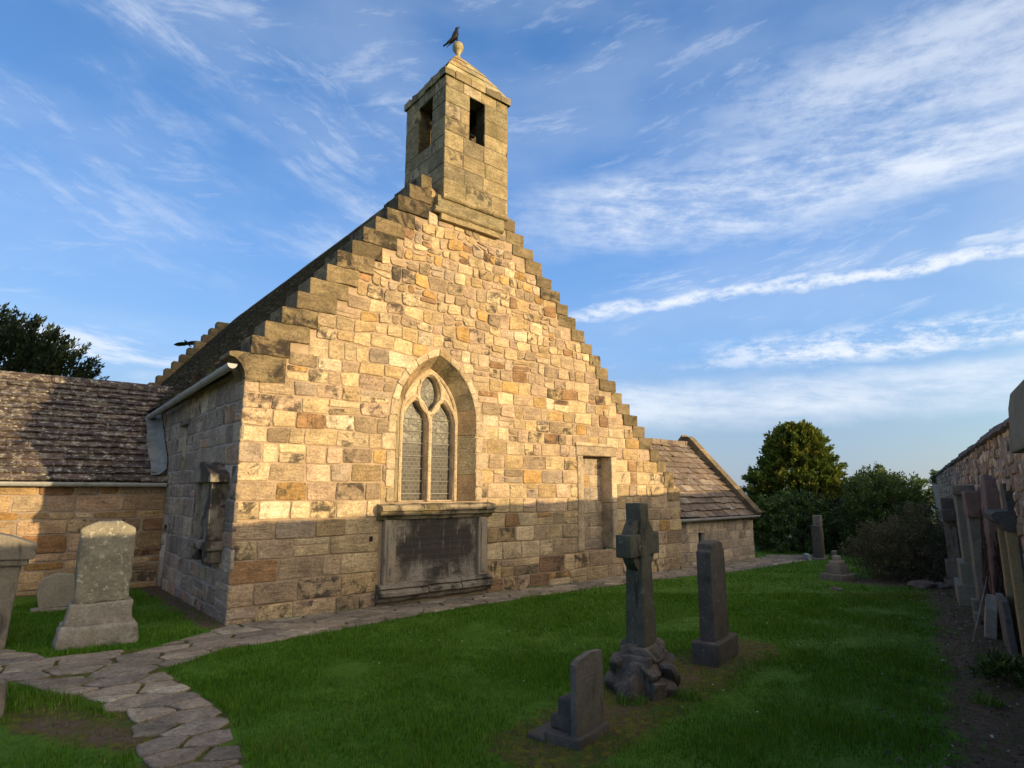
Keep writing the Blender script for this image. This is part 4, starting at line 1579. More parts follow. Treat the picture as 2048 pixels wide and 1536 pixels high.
def cover(P):
    """soil and moss amounts at ground points"""
    rel = P - np.array([W0.x, W0.y])
    t = rel @ np.array([WD.x, WD.y])
    d = rel @ np.array([WN.x, WN.y])
    soil = np.clip((.96 - d) / .5, 0, 1) * np.clip((t + 4.5) / .8, 0, 1)
    soil = np.maximum(soil, np.clip(1 - np.hypot((P[:, 0] - 7.3) / 1.9, (P[:, 1] - 11.4) / 1.0), 0, 1) * 1.5)
    side = np.clip(1 - seg_dist(P, (CO.x - .1, CO.y), tuple(uw(-.12, 4.3))[:2]) / .42, 0, 1)
    tr_ = np.clip(1 - seg_dist(P, tuple(uw(-3, 4.2))[:2], tuple(uw(0, 4.2))[:2]) / .28, 0, 1)
    soil = np.maximum(soil, np.maximum(side * .95, tr_ * .8))
    rowd = seg_dist(P, (.25, 4.15), (2.35, 6.55))
    soil = np.maximum(soil, np.clip(1 - rowd / .42, 0, 1) * .62)
    soil = np.maximum(soil, np.clip(1 - seg_dist(P, (-3.3, 4.55), (-2.55, 4.25)) / .3, 0, 1) * .75)
    moss = np.clip(1.25 - rowd / .5, 0, 1)
    moss = np.maximum(moss, np.clip(1.2 - seg_dist(P, (-3.5, 4.7), (-2.5, 4.3)) / .35, 0, 1))
    moss = np.maximum(moss, np.clip(1.1 - np.hypot((P[:, 0] - 6.2) / 1.6, (P[:, 1] - 9.8) / .8), 0, .7))
    moss = np.maximum(moss, in_poly(P, PATH) * .62)
    return np.clip(soil, 0, 1), np.clip(moss, 0, 1)


def axis(a, b, fine, far):
    core = np.arange(a, b + 1e-6, fine)
    lo, hi, st = [], [], fine
    x = a
    while x > -far:
        st *= 1.25
        x -= st
        lo.append(x)
    st, x = fine, b
    while x < far:
        st *= 1.25
        x += st
        hi.append(x)
    return np.concatenate([lo[::-1], core, hi])


gx, gy = axis(-9, 13, .11, 700), axis(-2, 20, .11, 480)
XX, YY = np.meshgrid(gx, gy)
P2d = np.stack([XX.ravel(), YY.ravel()], 1)
dd = np.maximum(0, P2d[:, 1] - 8)
ZZ = -.016 * np.minimum(dd, 40) - np.where(dd > 40, .0009 * np.maximum(dd - 40, 0) ** 1.75, 0)
near = (np.abs(P2d[:, 0]) < 14) & (P2d[:, 1] > -3) & (P2d[:, 1] < 22)
so_, mo_ = cover(P2d)
pin = in_poly(P2d, PATH)
bumpz = np.zeros(len(P2d))
idx = np.nonzero(near)[0]
for i in idx:
    x, y = P2d[i]
    bumpz[i] = .018 * mnoise.noise(Vector((x * 1.1, y * 1.1, 0))) + .010 * mnoise.noise(Vector((x * 4, y * 4, 3)))
ZZ = ZZ + np.where(pin, -.012, bumpz)
nx_, ny_ = len(gx), len(gy)
ii = (np.arange(ny_ - 1)[:, None] * nx_ + np.arange(nx_ - 1)[None]).ravel()
quads = np.stack([ii, ii + 1, ii + nx_ + 1, ii + nx_], 1)


def np_mesh(name, V, Fc, mat, parent=None, smooth=False, fattr=None, pattr=None):
    """mesh from numpy arrays of equal-sided faces"""
    me = bpy.data.meshes.new(name)
    V = np.asarray(V, np.float32)
    Fc = np.asarray(Fc, np.int32)
    me.vertices.add(len(V))
    me.vertices.foreach_set('co', V.ravel())
    k = Fc.shape[1]
    me.loops.add(Fc.size)
    me.loops.foreach_set('vertex_index', Fc.ravel())
    me.polygons.add(len(Fc))
    me.polygons.foreach_set('loop_start', np.arange(0, Fc.size, k, dtype=np.int32))
    me.materials.append(mat)
    me.update(calc_edges=True)
    me.polygons.foreach_set('use_smooth', np.full(len(Fc), bool(smooth)))
    if fattr is not None:
        at = me.attributes.new('stone', 'FLOAT_VECTOR', 'FACE')
        at.data.foreach_set('vector', np.asarray(fattr, np.float32).ravel())
    if pattr is not None:
        at = me.attributes.new('cover', 'FLOAT_VECTOR', 'POINT')
        at.data.foreach_set('vector', np.asarray(pattr, np.float32).ravel())
    me.validate()
    o = bpy.data.objects.new(name, me)
    C.objects.link(o)
    if parent:
        o.parent = parent
    return o


go = np_mesh('lawn_ground', np.column_stack([P2d, ZZ]), quads, ground_mat(), smooth=True, pattr=np.column_stack([so_, mo_, np.zeros(len(P2d))]))
tag(go, kind='structure')

# sea and the far shore
mt, n, p = new_mat('sea_water')
p.inputs['Base Color'].default_value = (.10, .15, .20, 1)
p.inputs['Roughness'].default_value = .35
bump(n, p, n.noise(n.node('ShaderNodeTexCoord').outputs['Object'], .05, 6, .7), .4, 2.0)
mb = MB()
mb.add([(-20000, 120, -30), (20000, 120, -30), (20000, 24000, -30), (-20000, 24000, -30)], [(0, 1, 2, 3)])
tag(mb.build('sea', mt), kind='structure')
mt = plain_mat('far_shore', (.20, .23, .27), .95, 0, .12, .002)  # distance haze put into the muted blue-grey base colour
xs_ = np.linspace(-3000, 9000, 121)
prof_ = [max(6.0, 62 * math.exp(-((x - 3500) / 1700) ** 2) + 26 * mnoise.noise(Vector((x * .0011, 0, 0))) + 8 * mnoise.noise(Vector((x * .006, 4, 0))) + 18) for x in xs_]
V = []
for x, h in zip(xs_, prof_):
    V += [(x, 8000, -31), (x, 8400, -30 + h * .7), (x, 9000, -30 + h), (x, 10500, -31)]
Q = []
for i in range(len(xs_) - 1):
    for j in range(3):
        Q.append((i * 4 + j, (i + 1) * 4 + j, (i + 1) * 4 + j + 1, i * 4 + j + 1))
tag(np_mesh('hills', np.array(V), np.array(Q), mt, smooth=True), kind='structure')

# ------------------------------------------------------------------ crazy paving
def voronoi_cells(pts, aniso=1.0):
    cells = []
    for i, p in enumerate(pts):
        d = np.hypot(pts[:, 0] - p[0], pts[:, 1] - p[1])
        nb = np.argsort(d)[1:22]
        poly = [(p[0] - 1.5, p[1] - 1.5), (p[0] + 1.5, p[1] - 1.5), (p[0] + 1.5, p[1] + 1.5), (p[0] - 1.5, p[1] + 1.5)]
        for j in nb:
            q = pts[j]
            m_ = (p + q) / 2
            nn = q - p
            out = []
            k = len(poly)
            for a in range(k):
                A, B = np.array(poly[a]), np.array(poly[(a + 1) % k])
                da, db = (A - m_) @ nn, (B - m_) @ nn
                if da <= 0:
                    out.append(tuple(A))
                if da * db < 0:
                    out.append(tuple(A + (B - A) * (da / (da - db))))
            poly = out
            if len(poly) < 3:
                break
        cells.append(poly)
    return cells


def flags():
    r_ = np.random.default_rng(21)
    ca, sa = math.cos(.62), math.sin(.62)
    # anisotropic space: stretch along the path by the wall
    S = np.array([[ca, sa], [-sa, ca]])
    K = np.diag([1 / 1.75, 1.0])
    pts = []
    cand = r_.uniform((-8, 1), (9, 18), (26000, 2))
    cand = cand[in_poly(cand, PATH)]
    T = cand @ S.T @ K.T
    for q in T:
        if all((q[0] - a[0]) ** 2 + (q[1] - a[1]) ** 2 > .185 ** 2 for a in pts):
            pts.append(q)
    pts = np.array(pts)
    # ring of guard points outside the path
    gu = r_.uniform((-9, 0), (10, 19), (30000, 2))
    gu = gu[~in_poly(gu, PATH)]
    keep = np.min(np.stack([seg_dist(gu, PATH[i], PATH[(i + 1) % len(PATH)]) for i in range(len(PATH))]), 0)
    gu = gu[(keep < .6) & (keep > .05)]
    G = []
    for q in gu @ S.T @ K.T:
        if all((q[0] - a[0]) ** 2 + (q[1] - a[1]) ** 2 > .17 ** 2 for a in G):
            G.append(q)
    allp = np.vstack([pts, np.array(G)])
    cells = voronoi_cells(allp)
    inv = np.linalg.inv(K @ S)
    out = []
    for c_ in cells[:len(pts)]:
        if len(c_) < 3:
            continue
        poly = [tuple(q) for q in np.array(c_) @ inv.T]
        cen = np.mean(poly, 0)
        for i in range(len(PATH)):
            A, B = np.array(PATH[i]), np.array(PATH[(i + 1) % len(PATH)])
            ab = B - A
            t = np.dot(cen - A, ab) / np.dot(ab, ab)
            nn = np.array([-ab[1], ab[0]]) / np.linalg.norm(ab)
            if np.dot(cen - A, nn) < 0:
                nn = -nn
            if -.12 < t < 1.12 and 0 < np.dot(cen - A, nn) < .45:
                off_ = random.uniform(-.015, .035)
                res = []
                for k in range(len(poly)):
                    P_, Q_ = np.array(poly[k]), np.array(poly[(k + 1) % len(poly)])
                    da, db = np.dot(P_ - A, nn) - off_, np.dot(Q_ - A, nn) - off_
                    if da >= 0:
                        res.append(tuple(P_))
                    if da * db < 0:
                        res.append(tuple(P_ + (Q_ - P_) * (da / (da - db))))
                if len(res) >= 3:
                    poly = res
        out.append(np.array(poly))
    return out


mb = MB()
for poly in flags():
    c_ = poly.mean(0)
    area = 0.5 * abs(np.dot(poly[:, 0], np.roll(poly[:, 1], -1)) - np.dot(poly[:, 1], np.roll(poly[:, 0], -1)))
    if area < .012 or area > 1.2:
        continue
    pts = []
    k = len(poly)
    gap = random.uniform(.007, .019)
    for i in range(k):
        A, B = poly[i], poly[(i + 1) % k]
        L = np.linalg.norm(B - A)
        if L < .02:
            continue
        m_ = max(1, int(L / .12))
        for j in range(m_ + 1):
            t = (j + .0) / (m_ + 1)
            t = min(max(t, .05 if j == 0 else t), .97)
            q = A + (B - A) * t
            d = c_ - q
            q = q + d / (np.linalg.norm(d) + 1e-6) * gap * 1.1
            q = q + np.array([random.uniform(-1, 1), random.uniform(-1, 1)]) * .007
            pts.append(q)
    if len(pts) < 3:
        continue
    tx, ty = random.uniform(-1, 1) * .006, random.uniform(-1, 1) * .006
    h0 = random.uniform(.002, .008)
    vs = []
    kk = len(pts)
    for sh, up in ((0, -.05), (0, -.006), (.010, .0)):
        for q in pts:
            d = c_ - q
            L = np.linalg.norm(d) + 1e-6
            q2 = q + d / L * min(sh, L * .3)
            vs.append((q2[0], q2[1], gz(q2[0], q2[1]) + h0 + up + (q2[0] - c_[0]) * tx + (q2[1] - c_[1]) * ty))
    vs.append((c_[0], c_[1], gz(*c_) + h0 + .001))
    fs = []
    for r_ in range(2):
        for i in range(kk):
            j = (i + 1) % kk
            fs.append((r_ * kk + i, r_ * kk + j, (r_ + 1) * kk + j, (r_ + 1) * kk + i))
    for i in range(kk):
        fs.append((2 * kk + i, 2 * kk + (i + 1) % kk, 3 * kk))
    mb.add(vs, fs, 0, (random.random(), random.random() ** 2, random.random()))
tag(mb.build('path', M['flag']), kind='structure')

# ------------------------------------------------------------------ grass blades
grass_mat = leaf_mat('grass_blade', [(0, (.040, .120, .004)), (.45, (.070, .178, .006)), (.8, (.105, .22, .011)), (.93, (.12, .17, .02)), (1, (.24, .21, .07))], .5, .3)
r_ = np.random.default_rng(5)


def scatter(nm, x0, y0, x1, y1):
    return r_.uniform((x0, y0), (x1, y1), (nm, 2))


cand = np.vstack([scatter(260000, -5.5, 2.6, 5.2, 6.5), scatter(190000, -7, 6.5, 7, 10), scatter(90000, -7.5, 9.9, 8.5, 15), scatter(26000, 2, 15, 12, 24)])
fwd = cand[:, 1]
ok = (np.abs(cand[:, 0]) < fwd * .92 + .6) & ~in_poly(cand, PATH)
# not inside the church
rel = cand - np.array([CO.x, CO.y])
uu, bb = rel @ np.array([CU.x, CU.y]), rel @ np.array([CB.x, CB.y])
ok &= ~((uu > -.03) & (bb > -.03) & ((uu < 9.4) | ((uu < 13) & (bb > .25)))) & ~((uu <= 0) & (bb > 4.3))
relw = cand - np.array([W0.x, W0.y])
ok &= (relw @ np.array([WN.x, WN.y])) > -.1
cand = cand[ok]
so2, mo2 = cover(cand)
patch = np.array([mnoise.noise(Vector((x * 1.7, y * 1.7, 9))) + .6 * mnoise.noise(Vector((x * 5.5, y * 5.5, 2))) for x, y in cand])
keep = r_.random(len(cand)) < np.clip(1.05 - so2 * 1.35 - mo2 * .75 + patch * .45, .09, 1)
cand, patch, mo2, so2 = cand[keep], patch[keep], mo2[keep], so2[keep]
k = len(cand)
edge = np.min(np.stack([seg_dist(cand, PATH[i], PATH[(i + 1) % len(PATH)]) for i in range(len(PATH))]), 0)
hgt = r_.uniform(.010, .036, k) * (1 + 1.1 * np.clip(patch, -.5, .9)) * np.where(edge < .1, 1.25, 1.0)
tuss = np.array([mnoise.noise(Vector((x * 3.1, y * 3.1, 31))) for x, y in cand])
hgt = hgt * (1 + 1.3 * np.clip(tuss - .28, 0, .6))
tall = r_.random(k) < .008
hgt = np.where(tall, hgt * 2.2, hgt)
an = r_.uniform(0, 2 * PI, k)
lean = r_.uniform(.1, .75, k) * hgt
wd_ = r_.uniform(.0016, .0034, k) * np.clip(.55 + cand[:, 1] * .13, .9, 2.6)
z0 = -.016 * np.minimum(np.maximum(0, cand[:, 1] - 8), 40) - .006
sx_, cx_ = np.sin(an), np.cos(an)
la = an + r_.uniform(1.0, 2.2, k)
V = np.empty((k, 3, 3))
V[:, 0] = np.column_stack([cand[:, 0] - cx_ * wd_, cand[:, 1] - sx_ * wd_, z0])
V[:, 1] = np.column_stack([cand[:, 0] + cx_ * wd_, cand[:, 1] + sx_ * wd_, z0])
V[:, 2] = np.column_stack([cand[:, 0] + np.cos(la) * lean, cand[:, 1] + np.sin(la) * lean, z0 + .012 + hgt])
shade = np.clip(.42 + .32 * patch + r_.normal(0, .19, k) + .3 * mo2 - .25 * np.clip(tuss - .2, 0, .6), 0, .97)
shade = np.where(r_.random(k) < .012, 1.0, shade)
gr = np_mesh('grass', V.reshape(-1, 3), np.arange(3 * k).reshape(-1, 3), grass_mat, fattr=np.column_stack([shade, np.zeros(k), r_.random(k)]))
tag(gr, 'short green lawn grass covering the churchyard between path, graves and wall', 'grass', kind='stuff')

# daisies closed for the evening, scattered over the lawn
k = 60
dp = r_.uniform((-1.5, 4.5), (7, 13), (2000, 2))
rel = dp - np.array([CO.x, CO.y])
relw = dp - np.array([W0.x, W0.y])
dp = dp[~in_poly(dp, PATH) & ~((rel @ np.array([CU.x, CU.y]) > -.1) & (rel @ np.array([CB.x, CB.y]) > -.1)) & (relw @ np.array([WN.x, WN.y]) > 1.0)][:k]
k = len(dp)
V = np.empty((k, 4, 3))
for q, (ox, oy) in enumerate(((-1, 0), (0, -1), (1, 0), (0, 1))):
    rr = r_.uniform(.004, .007, k)
    V[:, q, 0] = dp[:, 0] + ox * rr
    V[:, q, 1] = dp[:, 1] + oy * rr
    V[:, q, 2] = .045 - .016 * np.maximum(0, dp[:, 1] - 8) + oy * .003
dz = np_mesh('daisies', V.reshape(-1, 3), np.arange(4 * k).reshape(-1, 4), plain_mat('daisy_petal', (.62, .62, .55), .8))
tag(dz, 'tiny white daisies dotted over the lawn grass', 'daisies', kind='stuff')

# fallen leaves, chips of stone and twigs on the bare soil by the wall
litter_mat = leaf_mat('leaf_litter', [(0, (.06, .042, .03)), (.4, (.11, .08, .055)), (.8, (.17, .13, .09)), (1, (.36, .33, .29))], .8, .1)
k = 2600
tt = r_.uniform(-3.6, 6, k)
dv = np.abs(r_.normal(.25, .45, k))
P = np.array([W0.x, W0.y]) + tt[:, None] * np.array([WD.x, WD.y]) + dv[:, None] * np.array([WN.x, WN.y])
sz_ = r_.uniform(.005, .016, k)
an = r_.uniform(0, 2 * PI, k)
V = np.empty((k, 4, 3))
for q, (da, l_) in enumerate(((0, 1.6), (PI / 2, .6), (PI, 1.6), (3 * PI / 2, .6))):
    V[:, q, 0] = P[:, 0] + np.cos(an + da) * sz_ * l_
    V[:, q, 1] = P[:, 1] + np.sin(an + da) * sz_ * l_
    V[:, q, 2] = r_.uniform(.012, .03, k) - .016 * np.maximum(0, P[:, 1] - 8)
li = np_mesh('leaf_litter', V.reshape(-1, 3), np.arange(4 * k).reshape(-1, 4), litter_mat, fattr=np.column_stack([r_.random(k) ** 1.6, np.zeros(k), r_.random(k)]))
tag(li, 'scatter of brown leaf litter and chips on bare soil along the boundary wall', 'leaf litter', kind='stuff')

# ================================================================== BOUNDARY WALL
bwall = empty('boundary_wall', W0, WANG, 'tall rough rubble boundary wall with rounded coping running along the right side of the churchyard', 'wall')
mb = MB()
wmap = lambda s, z, o: (s, -.06 + o + .025 * mnoise.noise(Vector((s * .9, z * 1.2, 0))), z)
mb.add([wmap(-4, -.4, 0), wmap(21.5, -.4, 0), wmap(21.5, 2.24, 0), wmap(-4, 2.24, 0)], [(0, 1, 2, 3)], 1)
fill_rows(mb, -.35, 2.20, wmap, lambda a, b_: [(-3.2, 21.5)], lambda z: random.uniform(.075, .16), lambda z: random.uniform(.09, .30), lambda z: .022,
          lambda z: random.uniform(.004, .026), lambda u, z: (random.random(), random.random() ** 2, random.random()), wob=.08, jit=.017, rnd=.022, split=.2, seed=200)
mb.box((-9, -.60, -.4), (21.5, -.12, 2.2), 1)
mb.box((-14, -.60, -.4), (-4.0, -.08, 2.2), 0)
mb.box((21.5, -.60, -1.2), (34, -.07, 2.2), 0, (.25, .5, .2))
mb.build('wall_face', [M['rubble'], M['rubmortar']], bwall, True)
mb = MB()
x = -14.0
i = 0
while x < 34:
    L = random.uniform(.45, .95)
    top = 2.30 + .028 * mnoise.noise(Vector((x * .6, 0, 0)))
    pr = [(-.03, 2.18), (.0, 2.20), (-.02, top - .04), (-.08, top), (-.2, top + .012), (-.4, top + .012), (-.54, top - .02), (-.62, 2.2), (-.6, 2.18)]
    bm_ = bmesh.new()
    K = 4
    rows = []
    for k in range(K + 1):
        xx = x + (L - .01) * k / K
        rows.append([bm_.verts.new((xx, y, z)) for y, z in pr])
    for k in range(K):
        for j in range(len(pr)):
            j2 = (j + 1) % len(pr)
            bm_.faces.new((rows[k][j], rows[k + 1][j], rows[k + 1][j2], rows[k][j2]))
    bm_.faces.new(rows[0]); bm_.faces.new(rows[-1][::-1])
    bmesh.ops.recalc_face_normals(bm_, faces=bm_.faces)
    mb.bm(jitter_bm(bm_, .03, 4, i * .7))
    x += L
    i += 1
mb.build('coping', M['coping'], bwall, False)

# ================================================================== GRAVESTONES
G_DARK = rock_mat('dark_gravestone', (.076, .068, .056), (.118, .106, .088), spot=(.17, .17, .155), spot_t=.63, stain=(.03, .03, .028), stain_t=.56)
G_GREEN = rock_mat('green_dark_stone', (.070, .070, .050), (.112, .110, .080), spot=(.18, .19, .16), spot_t=.63, stain=(.026, .027, .024), stain_t=.52, streak=True)
G_SLATE = rock_mat('slate_gravestone', (.115, .107, .092), (.18, .165, .14), stain=(.045, .045, .045), stain_t=.52, streak=True)
G_ROUGH = rock_mat('granite_gravestone', (.17, .155, .115), (.29, .265, .195), spot=(.46, .43, .33), spot_t=.60, stain=(.10, .09, .065), stain_t=.54, bump_s=1.0)
G_BASE = rock_mat('grey_base_stone', (.22, .195, .155), (.36, .325, .265), spot=(.42, .40, .36), spot_t=.63, stain=(.09, .08, .07), stain_t=.54, bump_s=1.0)
G_PALE = rock_mat('pale_sandstone', (.26, .235, .18), (.34, .31, .245), stain=(.15, .14, .11), stain_t=.56)
G_OLIVE = rock_mat('olive_sandstone', (.20, .185, .135), (.255, .235, .17), stain=(.13, .12, .085), stain_t=.6, bump_s=.4)
G_RED = rock_mat('red_sandstone', (.17, .11, .085), (.25, .165, .13), stain=(.06, .045, .042), stain_t=.55, streak=True)
G_MID = rock_mat('grey_gravestone', (.17, .15, .115), (.26, .23, .18), stain=(.07, .065, .058), stain_t=.54, streak=True)
G_CAIRN = rock_mat('cairn_rock', (.095, .08, .065), (.185, .158, .130), spot=(.20, .19, .175), spot_t=.68, stain=(.028, .026, .025), stain_t=.52, bump_s=1.0)
G_YEL = rock_mat('yellow_sandstone', (.32, .23, .11), (.38, .29, .15), stain=(.16, .11, .06), stain_t=.55, streak=True)


def rb(lo, hi, seed=0, amp=.006, cut=.07, bev=.010, freq=5, **k):
    return rough_box(lo, hi, cut, amp, freq, bev, seed, **k)


def part(nm, mat, parent, *bms, smooth=True):
    mb = MB()
    for b_ in bms:
        mb.bm(b_)
    return mb.build(nm, mat, parent, smooth)


def grave(nm, label, x, y, rz, group=None, cat='gravestone', lean=(0, 0)):
    o = empty(nm, (x, y, gz(x, y) - .01), rz, label, cat, group)
    o.rotation_euler = (lean[0], lean[1], rz)
    return o


# tall rough granite stone by the path
g = grave('gravestone', 'tall rough lichened granite slab on two heavy stepped blocks beside the path', -4.45, 6.80, math.radians(37))


def arch_top(c, t, w=.25):
    if t > .5:
        xx = abs(c.x) / w
        c.z -= .14 * max(0, xx - .35) ** 1.5 * (t - .5) * 2
        c.z += .02 * (xx < .5) * (t - .5)
    return c


part('headstone', G_ROUGH, g, rb((-.245, -.11, .42), (.245, .09, 1.27), 1.3, .020, .05, .03, 6, taper=(-.06, .1), fn=arch_top))
part('plinth', G_BASE, g, rb((-.30, -.17, .19), (.30, .18, .435), 2.2, .022, .05, .025, 6, taper=(.06, .06)))
part('foundation_block', G_BASE, g, rb((-.37, -.23, -.06), (.36, .24, .215), 3.1, .026, .05, .03, 6, taper=(.05, .05)))
# pale low stone behind it
g = grave('gravestone', 'low pale plain headstone with swelling sides near the transept wall', -6.17, 8.62, math.radians(42))
sh = [(-.25, .05), (.25, .05), (.27, .22), (.26, .40), (.245, .45), (.08, .475), (-.10, .50), (-.24, .44), (-.275, .38), (-.285, .22)]
e = extrude_poly(sh, -.045, .045, .015)
part('headstone', G_PALE, g, e, smooth=False)
part('plinth', G_BASE, g, rb((-.33, -.1, -.05), (.33, .1, .055), 8, .012))
# pedimented stone cut by the left edge
g = grave('gravestone', 'grey headstone with wide pedimented cap at the left edge of the churchyard', -5.56, 6.44, math.radians(37), lean=(0, math.radians(2.5)))
part('headstone', G_MID, g, rb((-.34, -.09, 0), (.34, .09, .90), 5.5, .005, .09, .012))
cap_ = [(-.44, .90), (.44, .90), (.455, .95), (.43, 1.0), (.46, 1.02), (.44, 1.06), (.22, 1.14), (0, 1.19), (-.22, 1.14), (-.44, 1.06), (-.46, 1.02), (-.43, 1.0), (-.455, .95)]
part('pediment', G_MID, g, jitter_bm(extrude_poly(cap_, -.15, .15, .012), .004, 5, 1), smooth=False)
part('cornice', G_MID, g, rb((-.40, -.125, .83), (.40, .125, .905), 5.7, .003, .1, .02))
# stump of a stone at bottom left
g = grave('gravestone', 'low broken grey stone with sloping top at the bottom left edge', -3.90, 4.58, math.radians(38))
part('headstone', G_MID, g, rb((-.28, -.12, -.05), (.24, .12, .27), 9.1, .012, .05, .03, 6, fn=lambda c, t: Vector((c.x, c.y, c.z - (.04 * (c.x + .1) if t > .5 else 0)))))

# slate slab with stepped block behind, nearest on the lawn
g = grave('gravestone', 'small thin grey slate headstone standing in front of a stepped block', .50, 4.26, AX)
hs_ = [(-.18, 0), (.18, 0), (.18, .50), (.165, .53), (.02, .545), (-.14, .525), (-.18, .50)]
part('headstone', G_SLATE, g, jitter_bm(extrude_poly(hs_, -.022, .022, .006), .002, 6, 1), smooth=False)
part('plinth', G_DARK, g, rb((-.20, -.05, -.05), (.20, .22, .07), 1.1, .008, .05, .012))
part('flower_block', G_DARK, g, rb((-.10, .03, .065), (.14, .17, .25), 1.9, .006, .05, .012), rb((-.12, .03, .065), (.16, .22, .15), 2.4, .006, .05, .012))
part('kerb_stone', G_DARK, g, rb((-.22, .2, -.05), (.06, .34, .035), 3.3, .01, .05, .012))

# wheel-headed cross on its cairn
g = grave('celtic_cross', 'dark stone wheel-headed cross standing on a cairn of rough rocks', 1.075, 5.27, AX, cat='cross')
def prism(x0, x1, y0, y1, z0, z1, tx=0, ty=0, seed=0, amp=.003, bev=.008):
    return rough_box((x0, y0, z0), (x1, y1, z1), .06, amp, 6, bev, seed, taper=(tx, ty))
part('shaft', G_GREEN, g, prism(-.125, .125, -.085, .085, .33, 1.05, .26, .16, 4))
hd = MB()
hd.bm(prism(-.088, .088, -.071, .071, .98, 1.50, .08, .04, 5))
hd.bm(prism(-.285, -.07, -.066, .066, 1.065, 1.245, 0, 0, 6))
hd.bm(prism(.07, .285, -.066, .066, 1.065, 1.245, 0, 0, 7))
hd.build('cross_head', G_GREEN, g, True)
rg = MB()
vs, fs = [], []
K = 32
for k in range(K):
    a_ = 2 * PI * k / K
    for rr, yy in ((.225, -.048), (.225, .048), (.155, .048), (.155, -.048)):
        vs.append((math.cos(a_) * rr, yy, 1.155 + math.sin(a_) * rr))
for k in range(K):
    o0, o1 = k * 4, ((k + 1) % K) * 4
    for j in range(4):
        fs.append((o0 + j, o0 + (j + 1) % 4, o1 + (j + 1) % 4, o1 + j))
rg.add(vs, fs)
rg.build('wheel', G_GREEN, g)
# infill web of the wheel is solid behind the arms
wb = MB()
lathe(wb, [(0, 0), (.16, 0), (.16, .05), (0, .05)], (0, 0, 0), 24)
wob_ = wb.build('wheel_web', G_GREEN, g)
wob_.data.transform(Matrix.Translation((0, .025, 1.155)) @ Matrix.Rotation(PI / 2, 4, 'X'))
cn = MB()
rr_ = random.Random(11)
for ring, (z0, rad, cnt, s0) in enumerate(((.06, .205, 8, .155), (.19, .165, 7, .14), (.295, .105, 6, .11))):
    for k in range(cnt):
        a_ = 2 * PI * k / cnt + rr_.uniform(-.2, .2) + ring * .4
        s_ = s0 * rr_.uniform(.85, 1.25)
        bm_ = bmesh.new()
        bmesh.ops.create_icosphere(bm_, subdivisions=3, radius=1)
        sd = rr_.uniform(0, 50)
        planes = [(Vector((rr_.uniform(-1, 1), rr_.uniform(-1, 1), rr_.uniform(-.6, .6))).normalized(), rr_.uniform(.42, .72)) for _ in range(10)]
        planes += [(Vector((rr_.uniform(-.25, .25), rr_.uniform(-.25, .25), 1)).normalized(), rr_.uniform(.5, .7))]
        for v in bm_.verts:
            for _ in range(2):
                for pn, pd in planes:
                    dd_ = v.co.dot(pn)
                    if dd_ > pd:
                        v.co -= pn * (dd_ - pd)
            v.co += mnoise.noise_vector(v.co * 4 + Vector((sd, 0, 0))) * .045
        rot = Matrix.Rotation(rr_.uniform(0, 6), 4, 'Z') @ Matrix.Rotation(rr_.uniform(-.6, .6), 4, 'X')
        bmesh.ops.transform(bm_, matrix=Matrix.Translation((math.cos(a_) * rad, math.sin(a_) * rad * .85, z0)) @ rot @ Matrix.Diagonal((s_ * 1.15, s_ * .85, s_ * .85, 1)), verts=bm_.verts)
        cn.bm(bm_)
cn.bm(rough_box((-.2, -.15, -.05), (.2, .15, .30), .08, .02, 5, .02, 3))
cn.bm(rough_box((-.16, -.12, .27), (.16, .12, .36), .05, .02, 6, .02, 4))
cn.build('cairn', G_CAIRN, g, False)

# narrow dark headstone with shouldered top
g = grave('gravestone', 'dark upright headstone with shouldered top on a square plinth, behind the cross', 1.97, 6.16, AX)
ob = [(-.215, .19), (.215, .19), (.205, 1.02), (.17, 1.035), (.155, 1.09), (.06, 1.115), (-.06, 1.115), (-.155, 1.09), (-.17, 1.035), (-.205, 1.02)]
part('headstone', G_DARK, g, jitter_bm(extrude_poly(ob, -.072, .072, .012), .004, 5, 2), smooth=False)
part('plinth', G_DARK, g, rb((-.30, -.125, -.05), (.30, .125, .205), 4.4, .005, .06, .015))

# far lawn: two pillars, a small pale block and a stepped pedestal
fx, fy = 8.05, 16.2
g = grave('gravestone', 'tall slim grey pillar stone in front of the rhododendron', fx, fy, AX)
part('headstone', G_MID, g, rb((-.14, -.09, 0), (.14, .09, 1.08), 3, .004, .1, .01), smooth=False)
part('plinth', G_MID, g, rb((-.22, -.16, -.1), (.22, .16, .06), 3.5, .006))
g = grave('gravestone', 'shorter dark pillar stone close in front of the tall slim grey pillar', 7.78, 15.75, AX)
part('headstone', G_DARK, g, rb((-.15, -.10, 0), (.15, .10, .84), 6, .004, .1, .01), smooth=False)
part('plinth', G_MID, g, rb((-.24, -.17, -.1), (.24, .17, .05), 6.5, .006))
g = grave('gravestone', 'small pale leaning tablet on the grass left of the pillars', 7.45, 15.6, AX + .5, lean=(math.radians(-18), 0))
part('headstone', rock_mat('white_marble', (.36, .37, .38), (.46, .47, .48)), g, rb((-.13, -.035, -.05), (.13, .035, .16), 2, .003, .05, .01))
g = grave('gravestone', 'small round-topped grey stone beside the foot of the pillars', 8.18, 15.75, AX)
part('headstone', G_MID, g, rb((-.1, -.06, -.05), (.1, .06, .22), 2.9, .006, .04, .03))
g = grave('pedestal', 'small stepped sandstone pedestal with a broken top on the lawn', 6.12, 11.72, AX - .35, cat='gravestone')
part('step_block', G_MID, g, rb((-.25, -.22, -.05), (.25, .22, .13), 4, .006, .06, .015))
part('die_block', G_MID, g, rb((-.17, -.15, .12), (.17, .15, .29), 4.6, .005, .06, .012, taper=(.12, .12)))
